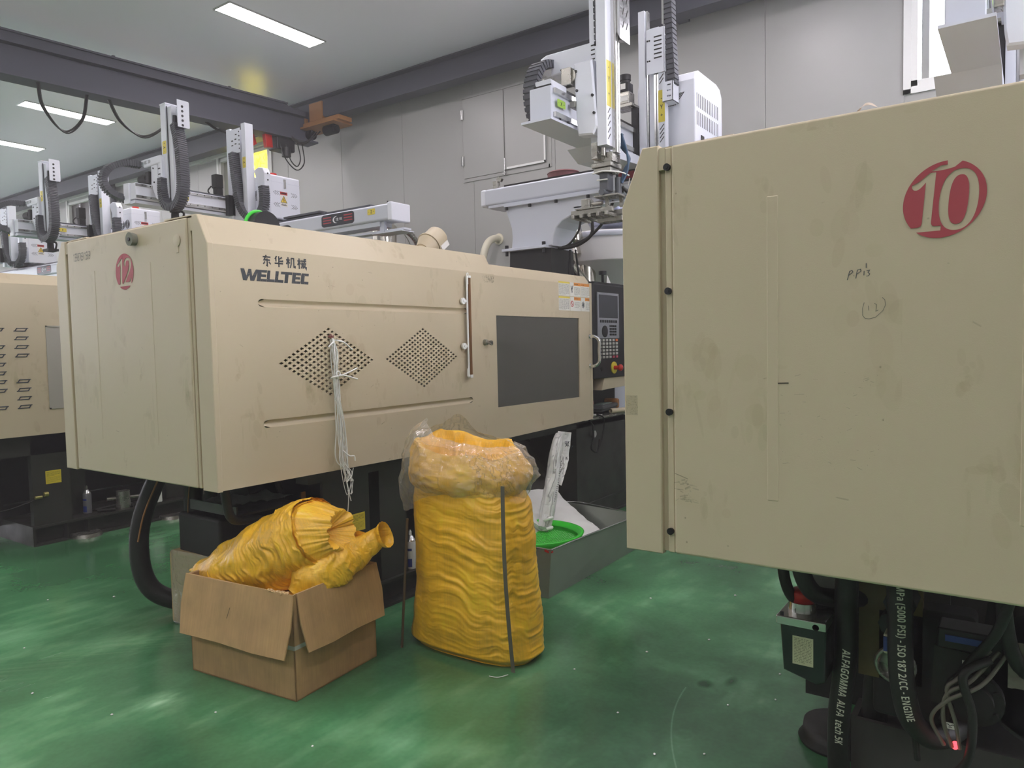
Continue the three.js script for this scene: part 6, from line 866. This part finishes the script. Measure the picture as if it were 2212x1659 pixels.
// ---------------------------------------------------------------- strapping offcuts, tube lamp and small things
{
  const t = thing('strap_bundle', 'bundle of white plastic strapping offcuts tied to the vent holes', 'strapping bundle', [0, 0, 0]);
  const z0 = -2.9, top = [2.513, 1.545, z0 + 0.01];
  mesh('tie_string', [tube([[2.503, 1.572, z0 + 0.002], [2.51, 1.555, z0 + 0.012], [2.516, 1.574, z0 + 0.002]], 0.003, 16, 5), tube([[2.494, 1.565, z0 + 0.002], [2.51, 1.553, z0 + 0.014], [2.53, 1.568, z0 + 0.002]], 0.003, 16, 5)], STD({ color: 0x7a4440, roughness: 0.8 }), t);
  for (let i = 0; i < 16; i++) {
    const e = 2.50 + 0.075 * rnd(), yb = rr(0.5, 0.95), zz = z0 + rr(0.012, 0.04), w = rr(-0.02, 0.02), long = i < 5;
    const p = [[top[0] + rr(-0.012, 0.012), top[1] + rr(-0.004, 0.012), z0 + rr(0.008, 0.025)], [top[0] + 0.006 * (i % 5 - 2), 1.48, zz], [top[0] + 0.3 * (e - top[0]) + w, 1.3, zz + 0.008], [top[0] + 0.6 * (e - top[0]) - w, 1.1, zz + 0.012], [e, 0.93, zz + 0.015], [2.555 + rr(-0.02, 0.03), long ? 0.75 : 0.86, zz + 0.02], [2.56 + rr(-0.03, 0.04), long ? yb : 0.82, zz + 0.02]];
    mesh('strap', tube(p, rr(0.0016, 0.003), 50, 5), PHY({ color: 0xe6e6e0, roughness: 0.35 }), t);
  }
  for (const p of [[[2.52, 1.54, z0 + 0.02], [2.49, 1.525, z0 + 0.03], [2.472, 1.51, z0 + 0.03]], [[2.52, 1.545, z0 + 0.02], [2.56, 1.535, z0 + 0.04], [2.62, 1.495, z0 + 0.04]], [[2.47, 1.355, z0 + 0.04], [2.53, 1.365, z0 + 0.05], [2.65, 1.398, z0 + 0.04]], [[2.47, 1.358, z0 + 0.045], [2.54, 1.365, z0 + 0.05], [2.64, 1.342, z0 + 0.05]], [[2.53, 0.985, z0 + 0.04], [2.57, 0.95, z0 + 0.05], [2.60, 0.945, z0 + 0.05], [2.605, 0.92, z0 + 0.05]]])
    mesh('strap', tube(p, 0.004, 20, 6), PHY({ color: 0xf0f0ec, roughness: 0.35 }), t);
  mesh('strap_knot', [xf(new THREE.TorusGeometry(0.012, 0.004, 6, 16), 2.515, 1.375, z0 + 0.045), xf(new THREE.TorusGeometry(0.012, 0.0045, 6, 14), 2.515, 1.362, z0 + 0.05, 1, 0.4, 0)], M.white, t);

  const l = thing('strip_lamp', 'slim white tube with brown stained strip clipped upright on the machine side', 'tube', [3.6, 0, -2.9]);
  mesh('tube_rod', [cyl(0.006, 0.006, 0.62, -0.004, 1.62, 0.025), cyl(0.008, 0.008, 0.05, -0.002, 1.91, 0.025), cyl(0.008, 0.008, 0.05, -0.008, 1.335, 0.025)], M.white, l);
  mesh('tube_strip', [rb(0.006, 0.026, 1.32, 1.925, 0.012, 0.034, 0.004)], STD({ color: 0xa58d72, roughness: 0.5, map: cardMap }), l);
  mesh('tube_cap', rb(0.004, 0.028, 1.30, 1.32, 0.01, 0.036, 0.003), M.white, l); mesh('tube_cap', [rb(0.004, 0.028, 1.925, 1.94, 0.01, 0.036, 0.003), tube([[0.016, 1.94, 0.024], [0.012, 1.955, 0.024], [0.0, 1.952, 0.024], [-0.002, 1.93, 0.024]], 0.003, 12, 5)], M.white, l);
  for (const y of [1.78, 1.5]) mesh('tube_clip', [cyl(0.02, 0.02, 0.012, -0.036, y, 0.018, 'z', 24), rb(-0.036, 0.002, y - 0.008, y + 0.008, 0.01, 0.026, 0.003), cyl(0.006, 0.006, 0.004, -0.036, y, 0.026, 'z', 10)], M.white, l);

  const can = (label, x, y, z, col, cap) => { const c = thing('spray_can', label, 'spray can', [x, y, z]); mesh('can_body', lathe([[0, 0], [0.031, 0], [0.033, 0.004], [0.033, 0.17], [0, 0.17]], 0, 0, 0, 28), STD({ color: col, roughness: 0.35, metalness: 0.2 }), c); mesh('can_shoulder', lathe([[0.033, 0.17], [0.031, 0.178], [0.016, 0.2], [0.013, 0.205], [0, 0.206]], 0, 0, 0, 28), M.alu, c); mesh('can_nozzle', [cyl(0.008, 0.009, 0.022, 0, 0.216, 0), cyl(0.005, 0.005, 0.01, 0, 0.23, 0)], cap, c); mesh('can_label', [new THREE.CylinderGeometry(0.0334, 0.0334, 0.05, 28, 1, true, -2.2, 1.6).translate(0, 0.04, 0), new THREE.CylinderGeometry(0.0334, 0.0334, 0.015, 28, 1, true, -2.2, 1.6).translate(0, 0.12, 0)], M.blue, c); return c; };
  can('white and blue spray can standing behind the yellow sack', 3.235, 0.155, -3.075, 0xd9d9d8, M.white);
  can('dark spray can with blue label on the left machine base', 2.93, 0.158, -6.5, 0x77777c, M.steel);
  const jug = thing('white_container', 'white plastic can on the left machine base beside the black hoses', 'container', [3.46, 0.158, -6.4]);
  mesh('container_body', rb(-0.05, 0.05, 0, 0.2, -0.04, 0.04, 0.012), M.white, jug); mesh('container_label', bb(-0.051, -0.0502, 0.03, 0.12, -0.03, 0.03), M.paper, jug); mesh('container_cap', cyl(0.016, 0.016, 0.03, 0.02, 0.21, 0), M.steel, jug);
  const jug2 = thing('white_container', 'pale plastic canister seen through the gap under the machine', 'container', [4.3, 0.0, -5.4]);
  mesh('container_body', rb(-0.1, 0.1, 0.35, 0.62, -0.08, 0.08, 0.02), M.white, jug2); mesh('container_stand', bb(-0.12, 0.12, 0, 0.35, -0.1, 0.1), M.dark, jug2);
  const pipes = [['steel pipe lying across the left machine base', [[3.1, 0.24, -6.52], [3.36, 0.235, -6.44]], 0.018, M.steel], ['short black pipe with bright end on the left machine base', [[2.98, 0.175, -6.44], [3.1, 0.172, -6.38]], 0.014, M.darker], ['bent black hose offcut on the left machine base', [[3.0, 0.17, -6.52], [3.2, 0.19, -6.46], [3.28, 0.18, -6.42], [3.24, 0.168, -6.38]], 0.012, M.rubber], ['long thin bar under the steel pipe on the left machine base', [[2.96, 0.168, -6.55], [3.4, 0.2, -6.5]], 0.01, M.darker]];
  for (const [label, p, r, m] of pipes) tag(mesh('loose_pipe', p.length === 2 ? tube([p[0], p[0].map((q, i) => (q + p[1][i]) / 2), p[1]], r, 8, 12) : tube(p, r, 30, 10), m), label, 'pipe');
  // things on the ledge by the control panel
  const pd = thing('teach_pendant', 'dark teach pendant with orange end lying on the ledge by the control panel', 'pendant', [5.78, 0.876, -3.12], 0.15);
  mesh('pendant_body', [rb(-0.22, 0.2, 0.05, 0.085, -0.09, 0.09, 0.012), rb(-0.2, 0.18, 0.03, 0.052, -0.08, 0.08, 0.01), cyl(0.02, 0.014, 0.05, 0.02, 0.02, 0.06)], STD({ color: 0x4b4e50, roughness: 0.5 }), pd);
  mesh('pendant_keys', bb(-0.1, 0.14, 0.085, 0.09, -0.05, 0.05), STD({ color: 0x7c8c84, roughness: 0.5 }), pd);
  mesh('pendant_grip', rb(0.17, 0.24, 0.03, 0.12, -0.09, 0.09, 0.02), M.orange, pd);
  mesh('pendant_button', cyl(0.02, 0.022, 0.03, -0.1, 0.1, -0.06), M.red, pd);
  const roll = mesh('paper_tube', (() => { const g = [new THREE.CylinderGeometry(0.022, 0.022, 0.42, 22, 1, true), new THREE.CylinderGeometry(0.018, 0.018, 0.42, 22, 1, true), new THREE.RingGeometry(0.018, 0.022, 22).rotateX(-Math.PI / 2).translate(0, 0.21, 0), new THREE.RingGeometry(0.018, 0.022, 22).rotateX(Math.PI / 2).translate(0, -0.21, 0)]; return g.map((q) => q.rotateZ(Math.PI / 2).rotateY(-0.35).translate(5.98, 0.90, -2.96)); })(), STD({ color: 0xcdbfa4, roughness: 0.8, side: THREE.DoubleSide })); tag(roll, 'beige cardboard tube lying on the ledge next to the teach pendant', 'tube');
  const paper = mesh('crumpled_paper', grid(20, 14, (u, v) => [5.42 + 0.18 * u, 0.878 + 0.03 * Math.max(0, fbm3(u * 5, v * 5, 1, 6) + 0.2), -3.1 + 0.09 * v]), M.paper); tag(paper, 'scrap of white paper on the ledge below the control panel', 'paper');
  // white plastic pellets spilt on the floor
  const pel = []; for (const [x, z, r] of [[1.95, -4.9, 0.005], [1.55, -4.2, 0.004], [1.45, -3.1, 0.005], [1.7, -2.75, 0.004], [3.2, -1.5, 0.005], [2.6, -1.35, 0.004], [2.4, -1.1, 0.005], [2.9, -1.0, 0.004], [2.2, -0.85, 0.005], [3.5, -1.3, 0.005], [4.2, -1.4, 0.006], [2.05, -1.2, 0.004], [2.5, -0.95, 0.004], [3.05, -0.85, 0.004], [1.9, -1.6, 0.004], [1.75, -2.2, 0.004], [2.7, -5.3, 0.005], [2.2, -4.6, 0.006], [3.9, -1.8, 0.005], [3.3, -0.9, 0.004], [1.35, -3.6, 0.005], [2.85, -1.7, 0.004]]) pel.push(xf(new THREE.SphereGeometry(r, 8, 6).scale(1.3, 0.7, 1), x, r * 0.7, z, 0, rr(0, 3), 0));
  tag(mesh('plastic_pellets', pel, M.white), 'white plastic pellets scattered over the green floor', 'pellets', null, 'stuff');
}
renderer.render(scene, camera);
